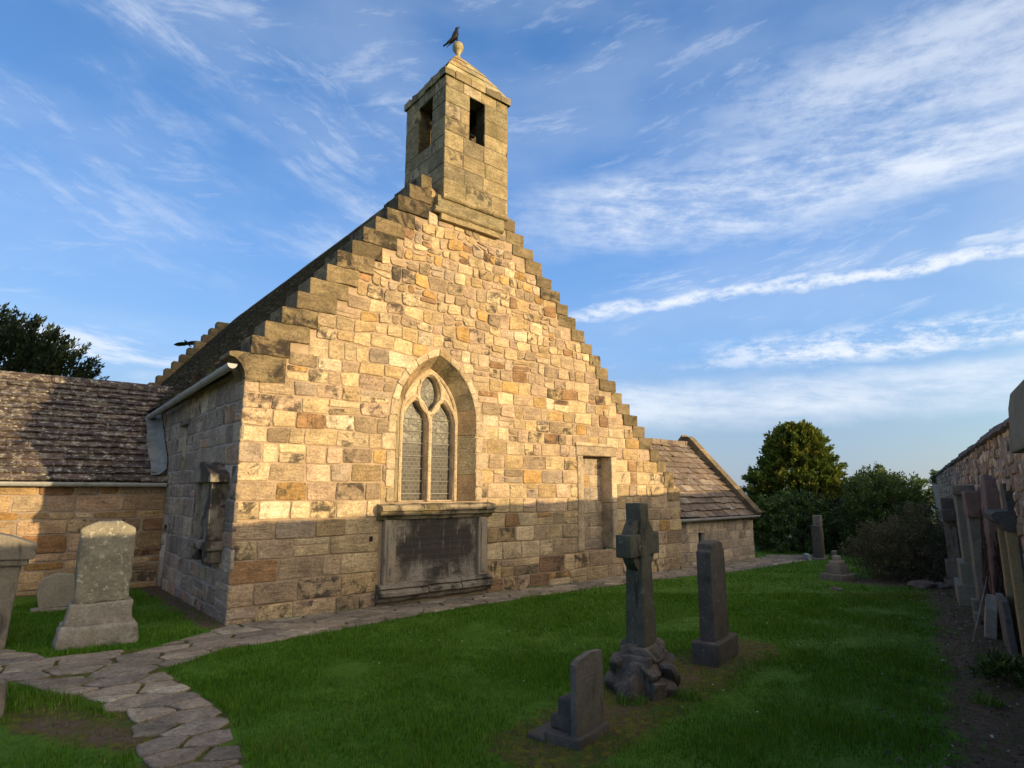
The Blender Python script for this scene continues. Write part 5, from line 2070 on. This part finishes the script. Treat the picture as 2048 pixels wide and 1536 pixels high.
part('broken_top', G_PALE, g, rb((-.11, -.10, .28), (.11, .10, .36), 4.9, .006, .05, .02), rb((-.06, -.06, .35), (.06, .06, .45), 5.3, .006, .05, .015))
# a rock under the shrub and a molehill stone on the lawn
for i, (x, y, s_, lab) in enumerate(((7.02, 10.72, .21, 'angular brown rock lying under the shrub'), (7.32, 10.72, .14, 'flat brown rock lying right of the larger rock under the shrub'),
                                     (5.35, 10.35, .10, 'small flat reddish stone lying in the lawn'))):
    bm_ = bmesh.new()
    bmesh.ops.create_icosphere(bm_, subdivisions=3, radius=1)
    for v in bm_.verts:
        v.co += mnoise.noise_vector(v.co * 1.3 + Vector((i * 9, 0, 0))) * .35
        v.co = Vector((v.co.x * s_, v.co.y * s_ * .8, v.co.z * s_ * .45))
    mb = MB()
    mb.bm(bm_)
    o = mb.build('rock', rock_mat('brown_rock', (.13, .10, .08), (.20, .155, .125)))
    o.location = (x, y, gz(x, y) + s_ * .18)
    tag(o, lab, 'rock')


def wg(nm, label, t, d, cat='gravestone', lean=(0, 0), dz=0):
    p = W0 + WD * t + WN * d
    o = empty(nm, (p.x, p.y, gz(p.x, p.y) - .01 + dz), WANG, label, cat, 'monuments along the boundary wall')
    o.rotation_euler = (lean[0], lean[1], WANG)
    return o


# pale olive stone with big cap and two-step base
g = wg('gravestone', 'pale olive pillar headstone with heavy square cap on a two-step base by the wall', 3.38, .17)
part('headstone', G_OLIVE, g, rb((-.30, -.095, .58), (.30, .095, 1.56), 2, .003, .1, .012), smooth=False)
part('cap', G_MID, g, rb((-.38, -.13, 1.555), (.38, .13, 1.70), 3, .004, .1, .02), smooth=False)
part('upper_step', G_OLIVE, g, rb((-.40, -.15, .29), (.40, .155, .60), 4, .004, .1, .015), smooth=False)
part('lower_step', G_OLIVE, g, rb((-.48, -.20, -.05), (.48, .22, .30), 5, .005, .1, .015), smooth=False)
# red slab behind it
g = wg('gravestone', 'thin dark red sandstone slab between the olive pillar and the stone cross', 4.65, .06)
part('headstone', G_RED, g, rb((-.30, -.07, 0), (.30, .07, 1.20), 6, .005, .08, .015))
# cross by the wall
g = wg('stone_cross', 'weathered grey stone cross on a stepped block by the boundary wall', 5.45, .30, 'cross')
part('shaft', G_MID, g, rb((-.12, -.09, .42), (.12, .09, 1.22), 7, .004, .08, .01, taper=(.2, .1)), smooth=False)
part('cross_head', G_DARK, g, rb((-.30, -.095, 1.12), (.30, .095, 1.32), 8, .005, .06, .012), rb((-.10, -.088, 1.0), (.10, .088, 1.52), 9, .005, .06, .012))
part('die_block', G_MID, g, rb((-.22, -.14, .10), (.22, .14, .46), 10, .005, .08, .015))
part('foundation_block', G_MID, g, rb((-.28, -.18, -.05), (.28, .18, .12), 11, .006, .08, .015))
# capped dark post far along the wall
g = wg('gravestone', 'dark narrow headstone with projecting hood, farthest along the wall by the shrub', 8.1, .05)
part('headstone', G_DARK, g, rb((-.25, -.06, 0), (.25, .06, 1.25), 12, .004, .1, .01))
part('hood', G_MID, g, rb((-.34, -.14, 1.22), (.34, .14, 1.44), 13, .006, .08, .03))
# grey slab with pale edge
g = wg('gravestone', 'tall grey headstone with wider purple-grey head and pale front edge', 2.45, .11)
part('headstone', G_MID, g, rb((-.30, -.09, 0), (.30, .085, 1.27), 14, .004, .1, .008), smooth=False)
part('head_block', G_RED, g, rb((-.36, -.13, 1.26), (.36, .10, 1.60), 15, .006, .08, .015))
# tall red round-topped stone with dead ivy
g = wg('gravestone', 'tall dark red headstone with rounded top covered in dead ivy stems', 1.32, .08, lean=(math.radians(3), 0))
rt = [(-.36, 0), (.36, 0), (.36, 1.45)] + [(.36 * math.cos(a_), 1.45 + .34 * math.sin(a_)) for a_ in np.linspace(.15, PI - .15, 11)] + [(-.36, 1.45)]
part('headstone', G_RED, g, jitter_bm(extrude_poly(rt, -.10, .07, .015), .006, 4, 6), smooth=False)
iv = MB()
rr_ = random.Random(4)
for k in range(34):
    x0 = rr_.uniform(-.36, .36)
    pts = []
    x, y = x0, .085 if rr_.random() < .6 else None
    if y is None:
        x, y = -.37, rr_.uniform(-.09, .09)
    z = .0
    top = rr_.uniform(.6, 1.55)
    while z < top:
        pts.append((x, y + rr_.uniform(0, .03) * (1 if x > -.36 else 0), z))
        z += rr_.uniform(.07, .14)
        if x > -.365:
            x += rr_.uniform(-.045, .045)
            x = min(.34, max(-.36, x))
        else:
            y += rr_.uniform(-.02, .02)
            x = -.372 - rr_.uniform(0, .03)
    if len(pts) > 2:
        r0 = rr_.uniform(.004, .014)
        tube(iv, pts, [r0 * (1 - .6 * j / len(pts)) for j in range(len(pts))], 5)
iv.build('ivy_stem', plain_mat('dead_ivy', (.05, .032, .024), .9, 0, .4), g)
# corniced monument with yellow sandstone pilaster
g = wg('monument', 'dark corniced monument with yellow sandstone pilaster and block finials by the wall', .05, -.06, 'gravestone')
part('body', G_DARK, g, rb((-.42, -.12, 0), (.42, .04, 1.22), 16, .004, .1, .01), smooth=False)
part('pilaster', G_YEL, g, rb((.30, .02, 0), (.42, .115, 1.22), 17, .005, .07, .012), rb((-.42, .02, 0), (-.30, .115, 1.22), 18, .005, .07, .012))
cpf = [(.02, 1.21), (.13, 1.22), (.15, 1.27), (.20, 1.31), (.215, 1.37), (.18, 1.40), (-.14, 1.42), (-.14, 1.21)]
bm_ = bmesh.new()
a_ = [bm_.verts.new((-.46, y, z)) for y, z in cpf]
b_ = [bm_.verts.new((.46, y, z)) for y, z in cpf]
bm_.faces.new(a_); bm_.faces.new(b_[::-1])
for i in range(len(cpf)):
    j = (i + 1) % len(cpf)
    bm_.faces.new((a_[i], b_[i], b_[j], a_[j]))
bmesh.ops.recalc_face_normals(bm_, faces=bm_.faces)
part('cornice', G_DARK, g, bm_, smooth=False)
part('finial_block', G_DARK, g, rb((-.40, -.12, 1.40), (-.18, .08, 1.60), 19, .004), rb((-.02, -.12, 1.40), (.30, .05, 1.68), 20, .004), smooth=False)
# slate leaning at its foot
g = wg('slate_slab', 'dark blue slate slab leaning at the foot of the corniced monument', .12, .10, 'slab', lean=(math.radians(-2), 0))
part('slab', G_SLATE, g, rb((-.3, -.03, -.03), (.3, .03, .53), 21, .004, .08, .008), smooth=False)
# broken pale fragment, plank and stick
g = wg('stone_fragment', 'broken pale sandstone fragment propped below the red headstone', .72, .22, 'fragment', lean=(math.radians(8), math.radians(10)))
fr = [(-.10, 0), (.11, 0), (.13, .22), (.05, .42), (-.04, .47), (-.12, .30)]
part('fragment', G_PALE, g, jitter_bm(extrude_poly(fr, -.05, .05, .01), .01, 6, 3), smooth=False)
g = wg('stone_peg', 'small pale upright stone marker at the foot of the grey headstone', 1.62, .27, 'marker', lean=(0, math.radians(-7)))
part('marker', G_OLIVE, g, rb((-.05, -.035, -.05), (.05, .035, .29), 23, .006, .05, .012), rb((-.16, -.03, -.05), (-.07, .03, .16), 24, .006, .05, .012))
mb = MB()
pS = W0 + WD * .30 + WN * .40
pE = W0 + WD * .95 + WN * .16 + Vector((0, 0, .62))
mid_ = (pS + pE) / 2 + Vector((.01, 0, .02))
tube(mb, [pS, mid_, pE], [.013, .011, .008], 7)
tag(mb.build('stick', plain_mat('bleached_stick', (.20, .165, .13), .85, 0, .3), None, True), 'thin bleached stick leaning on the broken fragment', 'stick')

# mural monument with hood near the right edge
g = wg('mural_monument', 'large hooded stone monument fixed to the wall at the right edge', -3.85, -.15, 'monument')
part('body', G_MID, g, rb((-.65, -.05, 0), (.65, .14, 1.85), 25, .006, .12, .015), smooth=False)
hp = [(-.80, 1.84), (.80, 1.84), (.80, 1.91), (.69, 1.94), (.60, 2.12), (.46, 2.19), (-.46, 2.19), (-.60, 2.12), (-.69, 1.94), (-.80, 1.91)]
part('hood', G_OLIVE, g, jitter_bm(extrude_poly(hp, -.05, .375, .02), .006, 4, 3), smooth=False)
part('scroll', G_DARK, g, rb((.58, .02, 1.915), (.73, .33, 2.09), 26, .02, .05, .04))

# ================================================================== PLANTS
def leaf_quads(nm, pos, out, L, W, mat, fattr, parent, rgen, flat=.6):
    """many small leaf faces; pos (n,3), out = preferred direction (n,3)"""
    n_ = len(pos)
    d = out + rgen.normal(0, flat, (n_, 3))
    d /= np.linalg.norm(d, axis=1)[:, None]
    r0 = rgen.normal(0, 1, (n_, 3))
    s = np.cross(d, r0)
    s /= np.linalg.norm(s, axis=1)[:, None]
    L = L * rgen.uniform(.6, 1.3, n_)[:, None]
    W = W * rgen.uniform(.6, 1.3, n_)[:, None]
    V = np.empty((n_, 4, 3))
    V[:, 0] = pos
    V[:, 1] = pos + d * L * .5 + s * W * .5
    V[:, 2] = pos + d * L
    V[:, 3] = pos + d * L * .5 - s * W * .5
    return np_mesh(nm, V.reshape(-1, 3), np.arange(4 * n_).reshape(-1, 4), mat, parent, fattr=fattr)


def crown(nm, root, sprays, per, spread, L, W, mat, seed, up=.2, flat=.6, elong=1.6):
    """sprays: (n, 3) centres and (n, 3) directions"""
    rg_ = np.random.default_rng(seed)
    cen, dr = sprays
    n_ = len(cen)
    tone = rg_.random(n_)
    br = rg_.random(n_)
    along = rg_.uniform(-1, 1, (n_, per, 1)) * spread * elong
    pos = cen[:, None, :] + dr[:, None, :] * along + rg_.normal(0, 1, (n_, per, 3)) * spread * .45 * (1 - .4 * np.abs(along) / (spread * elong))
    out = np.repeat(dr[:, None, :], per, 1) + np.array([0, 0, up])
    fa = np.stack([np.repeat(tone[:, None], per, 1) * .75 + rg_.random((n_, per)) * .25, np.zeros((n_, per)), .5 * np.repeat(br[:, None], per, 1) + .5 * rg_.random((n_, per))], 2)
    return leaf_quads(nm, pos.reshape(-1, 3), out.reshape(-1, 3), L, W, mat, fa.reshape(-1, 3), root, rg_, flat)


def shell(n_, c, r, seed, rmin=.55, zmin=-1.0, lump=.18, zpow=1.0):
    rg_ = np.random.default_rng(seed)
    d = rg_.normal(0, 1, (n_ * 3, 3))
    d /= np.linalg.norm(d, axis=1)[:, None]
    d = d[d[:, 2] > zmin][:n_]
    k = np.array([1 + lump * (mnoise.noise(Vector(q * 2.2 + seed)) + .6 * mnoise.noise(Vector(q * 5 + seed))) for q in d])
    f = rg_.uniform(rmin, 1, len(d)) ** .6
    return np.array(c) + d * np.array(r) * (k * f)[:, None], d


def trunk(root, pts, radii, nm='trunk', mat=None):
    mb = MB()
    tube(mb, pts, radii, 8)
    return mb.build(nm, mat or BARK, root, True)


BARK = rock_mat('bark', (.06, .05, .04), (.11, .09, .07), streak=True, stain=(.03, .025, .02))
CON = leaf_mat('cypress_leaf', [(0, (.045, .075, .012)), (.45, (.095, .135, .018)), (.75, (.16, .18, .022)), (.92, (.20, .17, .03)), (1, (.22, .13, .035))], .7, .38)
YEW = leaf_mat('yew_leaf', [(0, (.014, .026, .010)), (.6, (.024, .040, .014)), (.9, (.04, .055, .018)), (1, (.075, .08, .02))], .6, .2)
RHO = leaf_mat('rhododendron_leaf', [(0, (.036, .064, .016)), (.6, (.070, .12, .026)), (1, (.12, .17, .036))], .4, .15)
SHR = leaf_mat('shrub_leaf', [(0, (.065, .07, .03)), (.5, (.105, .105, .045)), (.85, (.135, .115, .058)), (1, (.16, .125, .07))], .7, .2)
BSH = leaf_mat('bush_leaf', [(0, (.04, .068, .016)), (.6, (.08, .125, .026)), (1, (.145, .18, .035))], .6, .25)

# broad conifer with sunlit top
cx, cy = 10.2, 21.9
t_ = empty('conifer_tree', (cx, cy, gz(cx, cy)), 0, 'broad dense conifer with sunlit golden green crown standing behind the rhododendron', 'tree')
rg_ = np.random.default_rng(31)
cen, dr = [], []
while len(cen) < 760:
    z = rg_.uniform(.35, 4.22)
    a = rg_.uniform(0, 2 * PI)
    f = z / 4.22
    R = lerp(f, [(0, 1.30), (.25, 1.62), (.45, 1.58), (.62, 1.30), (.78, 1.0), (.9, .70), (.97, .42), (1, .2)])
    R *= 1 + .22 * mnoise.noise(Vector((math.cos(a) * 1.6, math.sin(a) * 1.6, z * 1.1))) + .22 * mnoise.noise(Vector((math.cos(a) * 4, math.sin(a) * 4, z * 3.2)))
    rr = R * (rg_.uniform(.55, 1) ** .6 if rg_.random() > .12 else rg_.uniform(1.0, 1.14))
    lean = .12 * f
    cen.append((math.cos(a) * rr + lean, math.sin(a) * rr * .95, z))
    dr.append(Vector((math.cos(a), math.sin(a), .25 + .5 * f)).normalized())
crown('crown', t_, (np.array(cen) * np.array([.93, .93, .96]), np.array(dr)), 64, .15, .15, .075, CON, 32, up=.15, flat=.55, elong=1.5)
tr = trunk(t_, [(0, 0, -.2), (.02, .02, .8), (.0, .0, 2.0), (.1, 0, 3.6)], [.2, .16, .12, .03])
for k in range(9):
    a = k * 2.4
    z = .6 + .33 * k
    R = 1.3 * (1 - z / 4.6)
    mb = MB()
    tube(mb, [(0, 0, z), (math.cos(a) * R * .5, math.sin(a) * R * .5, z + .12), (math.cos(a) * R, math.sin(a) * R, z + .4)], [.05, .035, .012], 6)
    mb.build('limb', BARK, tr, True)

# dark yew beyond the transept roof
t_ = empty('yew_tree', (-16.6, 18.6, gz(-16, 18.6)), 0, 'dark yew with feathery upswept boughs rising behind the left roof', 'tree')
c_, d_ = shell(900, (0, 0, 4.0), (3.5, 2.6, 3.1), 41, .5, -.75, .16)
d_ = d_ + np.array([.35, 0, .55])
d_ /= np.linalg.norm(d_, axis=1)[:, None]
crown('crown', t_, (c_, d_), 90, .17, .17, .06, YEW, 42, up=.2, flat=.5, elong=2.4)
tr = trunk(t_, [(0, 0, -.2), (.1, 0, 1.6), (.0, .1, 3.2), (.3, 0, 5.4)], [.42, .34, .25, .06])
for k in range(8):
    a = k * 2.4
    z = 1.6 + .4 * k
    mb = MB()
    tube(mb, [(0, 0, z), (math.cos(a) * 1.3, math.sin(a) * 1.0, z + .6), (math.cos(a) * 2.5, math.sin(a) * 1.9, z + 1.3)], [.11, .07, .02], 6)
    mb.build('limb', BARK, tr, True)

# rhododendron
bx, by = 8.3, 18.2
t_ = empty('rhododendron_bush', (bx, by, gz(bx, by)), 0, 'rounded dark green rhododendron bush between the vestry and the pillar stones', 'bush')
c_, d_ = shell(430, (0, 0, .72), (1.28, 1.1, .98), 51, .55, -.85, .16)
crown('foliage', t_, (c_, d_), 26, .10, .13, .05, RHO, 52, up=.1, flat=.8, elong=.8)
for k in range(6):
    a = k * 1.05
    trunk(t_, [(0, 0, -.1), (math.cos(a) * .3, math.sin(a) * .3, .5), (math.cos(a) * .8, math.sin(a) * .7, 1.0)], [.05, .035, .015], 'stem')
bx, by = 7.5, 17.9
t_ = empty('bush', (10.2, 19.3, gz(10.2, 19.3)), 0, 'dark shaded evergreen bush at the foot of the conifer', 'bush')
c_, d_ = shell(260, (0, 0, .6), (1.2, .9, .9), 55, .5, -.85, .2)
crown('foliage', t_, (c_, d_), 26, .11, .12, .05, YEW, 56, up=.1, flat=.8, elong=.9)
trunk(t_, [(0, 0, -.1), (.1, 0, .5), (.2, .1, 1.0)], [.06, .04, .015], 'stem')

# tall bush at the end of the wall
bx, by = 10.1, 16.6
t_ = empty('bush', (bx, by, gz(bx, by)), 0, 'tall leafy green bush against the far end of the boundary wall', 'bush')
c_, d_ = shell(560, (-.1, 0, .95), (1.05, 1.05, 1.15), 61, .5, -.9, .22)
c2, d2 = shell(260, (.35, .9, 1.2), (.72, .8, 1.05), 62, .5, -.9, .22)
crown('foliage', t_, (np.vstack([c_, c2]), np.vstack([d_, d2])), 34, .12, .085, .045, BSH, 63, up=.15, flat=.9, elong=1.1)
for k in range(7):
    a = k * .9
    trunk(t_, [(0, 0, -.1), (math.cos(a) * .3, math.sin(a) * .3, .7), (math.cos(a) * .8, math.sin(a) * .7, 1.5)], [.05, .035, .012], 'stem')
# low twiggy shrub in front of it
bx, by = 7.55, 11.75
t_ = empty('shrub', (bx, by, gz(bx, by)), 0, 'low spreading grey-green twiggy shrub in the bed before the wall', 'shrub')
c_, d_ = shell(560, (0, 0, .48), (1.12, .85, .62), 71, .45, -.8, .22)
c2, d2 = shell(150, (.55, .55, .85), (.55, .5, .55), 72, .45, -.8, .22)
crown('foliage', t_, (np.vstack([c_, c2]), np.vstack([d_, d2])), 30, .09, .05, .022, SHR, 73, up=.3, flat=.9, elong=1.3)
tw = MB()
rr_ = random.Random(8)
for k in range(150):
    a = rr_.uniform(0, 2 * PI)
    x0, y0 = rr_.uniform(-.5, .5), rr_.uniform(-.4, .4)
    R = rr_.uniform(.4, 1.05)
    x1, y1, z1 = x0 + math.cos(a) * R * .8, y0 + math.sin(a) * R * .55, rr_.uniform(.45, 1.15)
    tube(tw, [(x0, y0, -.02), (x0 + (x1 - x0) * .4, y0 + (y1 - y0) * .4, z1 * .55), (x1, y1, z1)], [.009, .006, .002], 5, cap=False)
tw.build('twigs', plain_mat('twig_bark', (.10, .075, .06), .9, 0, .3), t_, True)
# foliage closing the view beyond the end of the wall
bx, by = 21.9, 36.0
t_ = empty('bush', (bx, by, gz(bx, by)), 0, 'distant leafy bush closing the gap beyond the end of the boundary wall', 'bush')
c_, d_ = shell(420, (0, 0, 1.4), (2.9, 1.8, 1.75), 65, .5, -.9, .22)
crown('foliage', t_, (c_, d_), 40, .2, .17, .09, BSH, 66, up=.15, flat=.9, elong=1.1)
for k in range(5):
    a = k * 1.25
    trunk(t_, [(0, 0, -.3), (math.cos(a) * .6, math.sin(a) * .5, 1.0), (math.cos(a) * 1.4, math.sin(a) * 1.0, 2.2)], [.09, .06, .02], 'stem')
# ivy hanging over the end of the wall
p = W0 + WD * 25 + WN * -.1
t_ = empty('ivy', (p.x, p.y, 2.0), WANG, 'small clump of ivy hanging over the top at the far end of the wall', 'ivy')
c_, d_ = shell(90, (0, -.05, .16), (1.5, .28, .26), 81, .5, -.9, .3)
crown('foliage', t_, (c_, d_), 22, .08, .07, .05, BSH, 82, up=0, flat=.9, elong=1)
# dark weeds at the foot of the monuments
p = W0 + WD * -1.15 + WN * .28
t_ = empty('weed', (p.x, p.y, 0), 0, 'dark leafy weed clump on the soil below the slate slab', 'weed')
c_, d_ = shell(60, (0, 0, .05), (.24, .22, .13), 91, .3, -.3, .2)
crown('foliage', t_, (c_, d_), 20, .04, .05, .022, RHO, 92, up=.5, flat=.8, elong=1)
trunk(t_, [(0, 0, -.02), (.01, 0, .06), (.02, .01, .12)], [.008, .006, .003], 'stem')
for i, (x, y, lab) in enumerate(((.92, 4.93, 'tuft of long grass at the left foot of the cairn'), (1.38, 5.02, 'tuft of long grass at the right foot of the cairn'), (3.6, 4.9, 'clump of long grass on the soil near the wall bed'))):
    mb = MB()
    rr_ = random.Random(i + 60)
    for k in range(120):
        a = rr_.uniform(0, 2 * PI)
        rad = rr_.random() ** .5 * .11
        o_ = Vector((math.cos(a) * rad, math.sin(a) * rad, -.01))
        a2 = rr_.uniform(0, 2 * PI)
        L = rr_.uniform(.05, .13)
        d = Vector((math.cos(a2) * .5, math.sin(a2) * .5, 1)).normalized()
        s_ = Vector((-math.sin(a2), math.cos(a2), 0)) * .0028
        m_ = o_ + d * L * .6
        tip = m_ + Vector((d.x * 1.6, d.y * 1.6, d.z * .7)).normalized() * L * .4
        mb.add([o_ - s_, o_ + s_, m_ + s_, m_ - s_, tip], [(0, 1, 2, 3), (3, 2, 4)], 0, (rr_.uniform(.2, .95), 0, rr_.random()))
    o = mb.build('grass_tuft', grass_mat)
    o.location = (x, y, gz(x, y))
    tag(o, lab, 'grass')

# ================================================================== BIRDS
FEATH = plain_mat('black_feathers', (.004, .004, .005), .55, 0, .3)
BEAK = plain_mat('black_beak', (.02, .02, .02), .4)


def loft(mb, rings, seg=12):
    """rings: (centre, half width y, half height z-ish, direction)"""
    vs, fs = [], []
    for c_, ry, rz, d in rings:
        c_, d = Vector(c_), Vector(d).normalized()
        s_ = Vector((0, 1, 0))
        u_ = s_.cross(d).normalized() * -1
        for k in range(seg):
            a = 2 * PI * k / seg
            vs.append(c_ + s_ * math.cos(a) * ry + u_ * math.sin(a) * rz)
    for i in range(len(rings) - 1):
        for k in range(seg):
            k2 = (k + 1) % seg
            fs.append((i * seg + k, i * seg + k2, (i + 1) * seg + k2, (i + 1) * seg + k))
    fs += [tuple(range(seg - 1, -1, -1)), tuple((len(rings) - 1) * seg + k for k in range(seg))]
    mb.add(vs, fs)


fp = uw((BX0 + BX1) / 2, (BY0 + BY1) / 2, FZ + .485)
cr = empty('crow', fp, math.radians(8), 'black crow perched upright on the stone finial of the belfry', 'bird')
cr.scale = (.88, 1.0, .88)
cr.rotation_euler = (0, math.radians(-15), math.radians(8))
mb = MB()
loft(mb, [((-.34, 0, -.03), .030, .006, (1, 0, .55)), ((-.22, 0, .03), .032, .010, (1, 0, .6)), ((-.15, 0, .065), .035, .022, (1, 0, .7)), ((-.09, 0, .10), .055, .05, (1, 0, .9)),
          ((-.04, 0, .15), .072, .068, (.8, 0, 1)), ((.0, 0, .21), .070, .066, (.6, 0, 1)), ((.025, 0, .265), .052, .048, (.4, 0, 1)), ((.04, 0, .30), .040, .038, (.5, 0, 1)),
          ((.055, 0, .335), .038, .038, (.8, 0, .8)), ((.08, 0, .352), .026, .026, (1, 0, .5)), ((.095, 0, .362), .012, .013, (1, 0, .6))])
mb.build('body', FEATH, cr, True)
mb = MB()
loft(mb, [((.09, 0, .357), .011, .013, (1, 0, .6)), ((.12, 0, .374), .008, .009, (1, 0, .5)), ((.15, 0, .388), .002, .002, (1, 0, .3))], 8)
mb.build('beak', BEAK, cr, True)
for s_ in (-1, 1):
    mb = MB()
    pts = [(.01, .26), (-.06, .18), (-.14, .085), (-.25, .005), (-.27, -.02), (-.17, .035), (-.06, .09), (.02, .17)]
    e = extrude_poly(pts, s_ * .052, s_ * .074, .008)
    mb.bm(e)
    mb.build('wing', FEATH, cr)
    mb = MB()
    tube(mb, [(-.01, s_ * .03, .12), (.01, s_ * .03, .05), (.0, s_ * .032, .0)], [.016, .008, .006], 6)
    for dx, dy in ((.035, 0), (.03, .015), (.03, -.015), (-.025, 0)):
        tube(mb, [(.0, s_ * .032, .004), (dx, s_ * .032 + dy, -.002)], [.005, .003], 5)
    mb.build('leg', BEAK, cr, True)

fl = empty('crow', (-13.35, 24, 7.55), math.radians(196), 'black crow in flight left of the church roof', 'bird')
_cam, _left, _up = Vector((.49, -.87, 0)), Vector((-.87, -.49, 0)), Vector((0, 0, 1))
_f = (_left * .45 + _up * .30 + _cam * .80).normalized()
_y = (_left * .95 - _cam * .40 + _up * .12)
_y = (_y - _f * _y.dot(_f)).normalized()
_z = _f.cross(_y)
fl.rotation_euler = Matrix((_f, _y, _z)).transposed().to_euler()
mb = MB()
loft(mb, [((-.30, 0, -.01), .05, .006, (1, 0, 0)), ((-.18, 0, 0), .035, .02, (1, 0, 0)), ((-.08, 0, 0), .05, .045, (1, 0, 0)), ((.03, 0, 0), .058, .052, (1, 0, 0)),
          ((.12, 0, .005), .042, .04, (1, 0, 0)), ((.18, 0, .012), .034, .034, (1, 0, 0)), ((.215, 0, .01), .02, .02, (1, 0, 0))])
mb.build('body', FEATH, fl, True)
mb = MB()
loft(mb, [((.21, 0, .01), .012, .014, (1, 0, 0)), ((.27, 0, .0), .002, .003, (1, 0, 0))], 8)
mb.build('beak', BEAK, fl, True)
for s_, dz in ((-1, -.16), (1, .10)):
    mb = MB()
    wpts = [(.09, .03, 0), (.12, .20, .3), (.09, .36, .55), (.02, .50, .8), (-.05, .56, 1.0), (-.07, .48, .9), (-.11, .50, .95), (-.11, .42, .8), (-.16, .42, .8), (-.15, .34, .6), (-.17, .2, .3), (-.13, .03, 0)]
    top = [(x, s_ * y, dz * b_ + .02) for x, y, b_ in wpts]
    bot = [(x, s_ * y, dz * b_ + .008) for x, y, b_ in wpts]
    k = len(wpts)
    mb.add(top + bot, [tuple(range(k)), tuple(range(2 * k - 1, k - 1, -1))] + [(i, (i + 1) % k, k + (i + 1) % k, k + i) for i in range(k)])
    mb.build('wing', FEATH, fl)
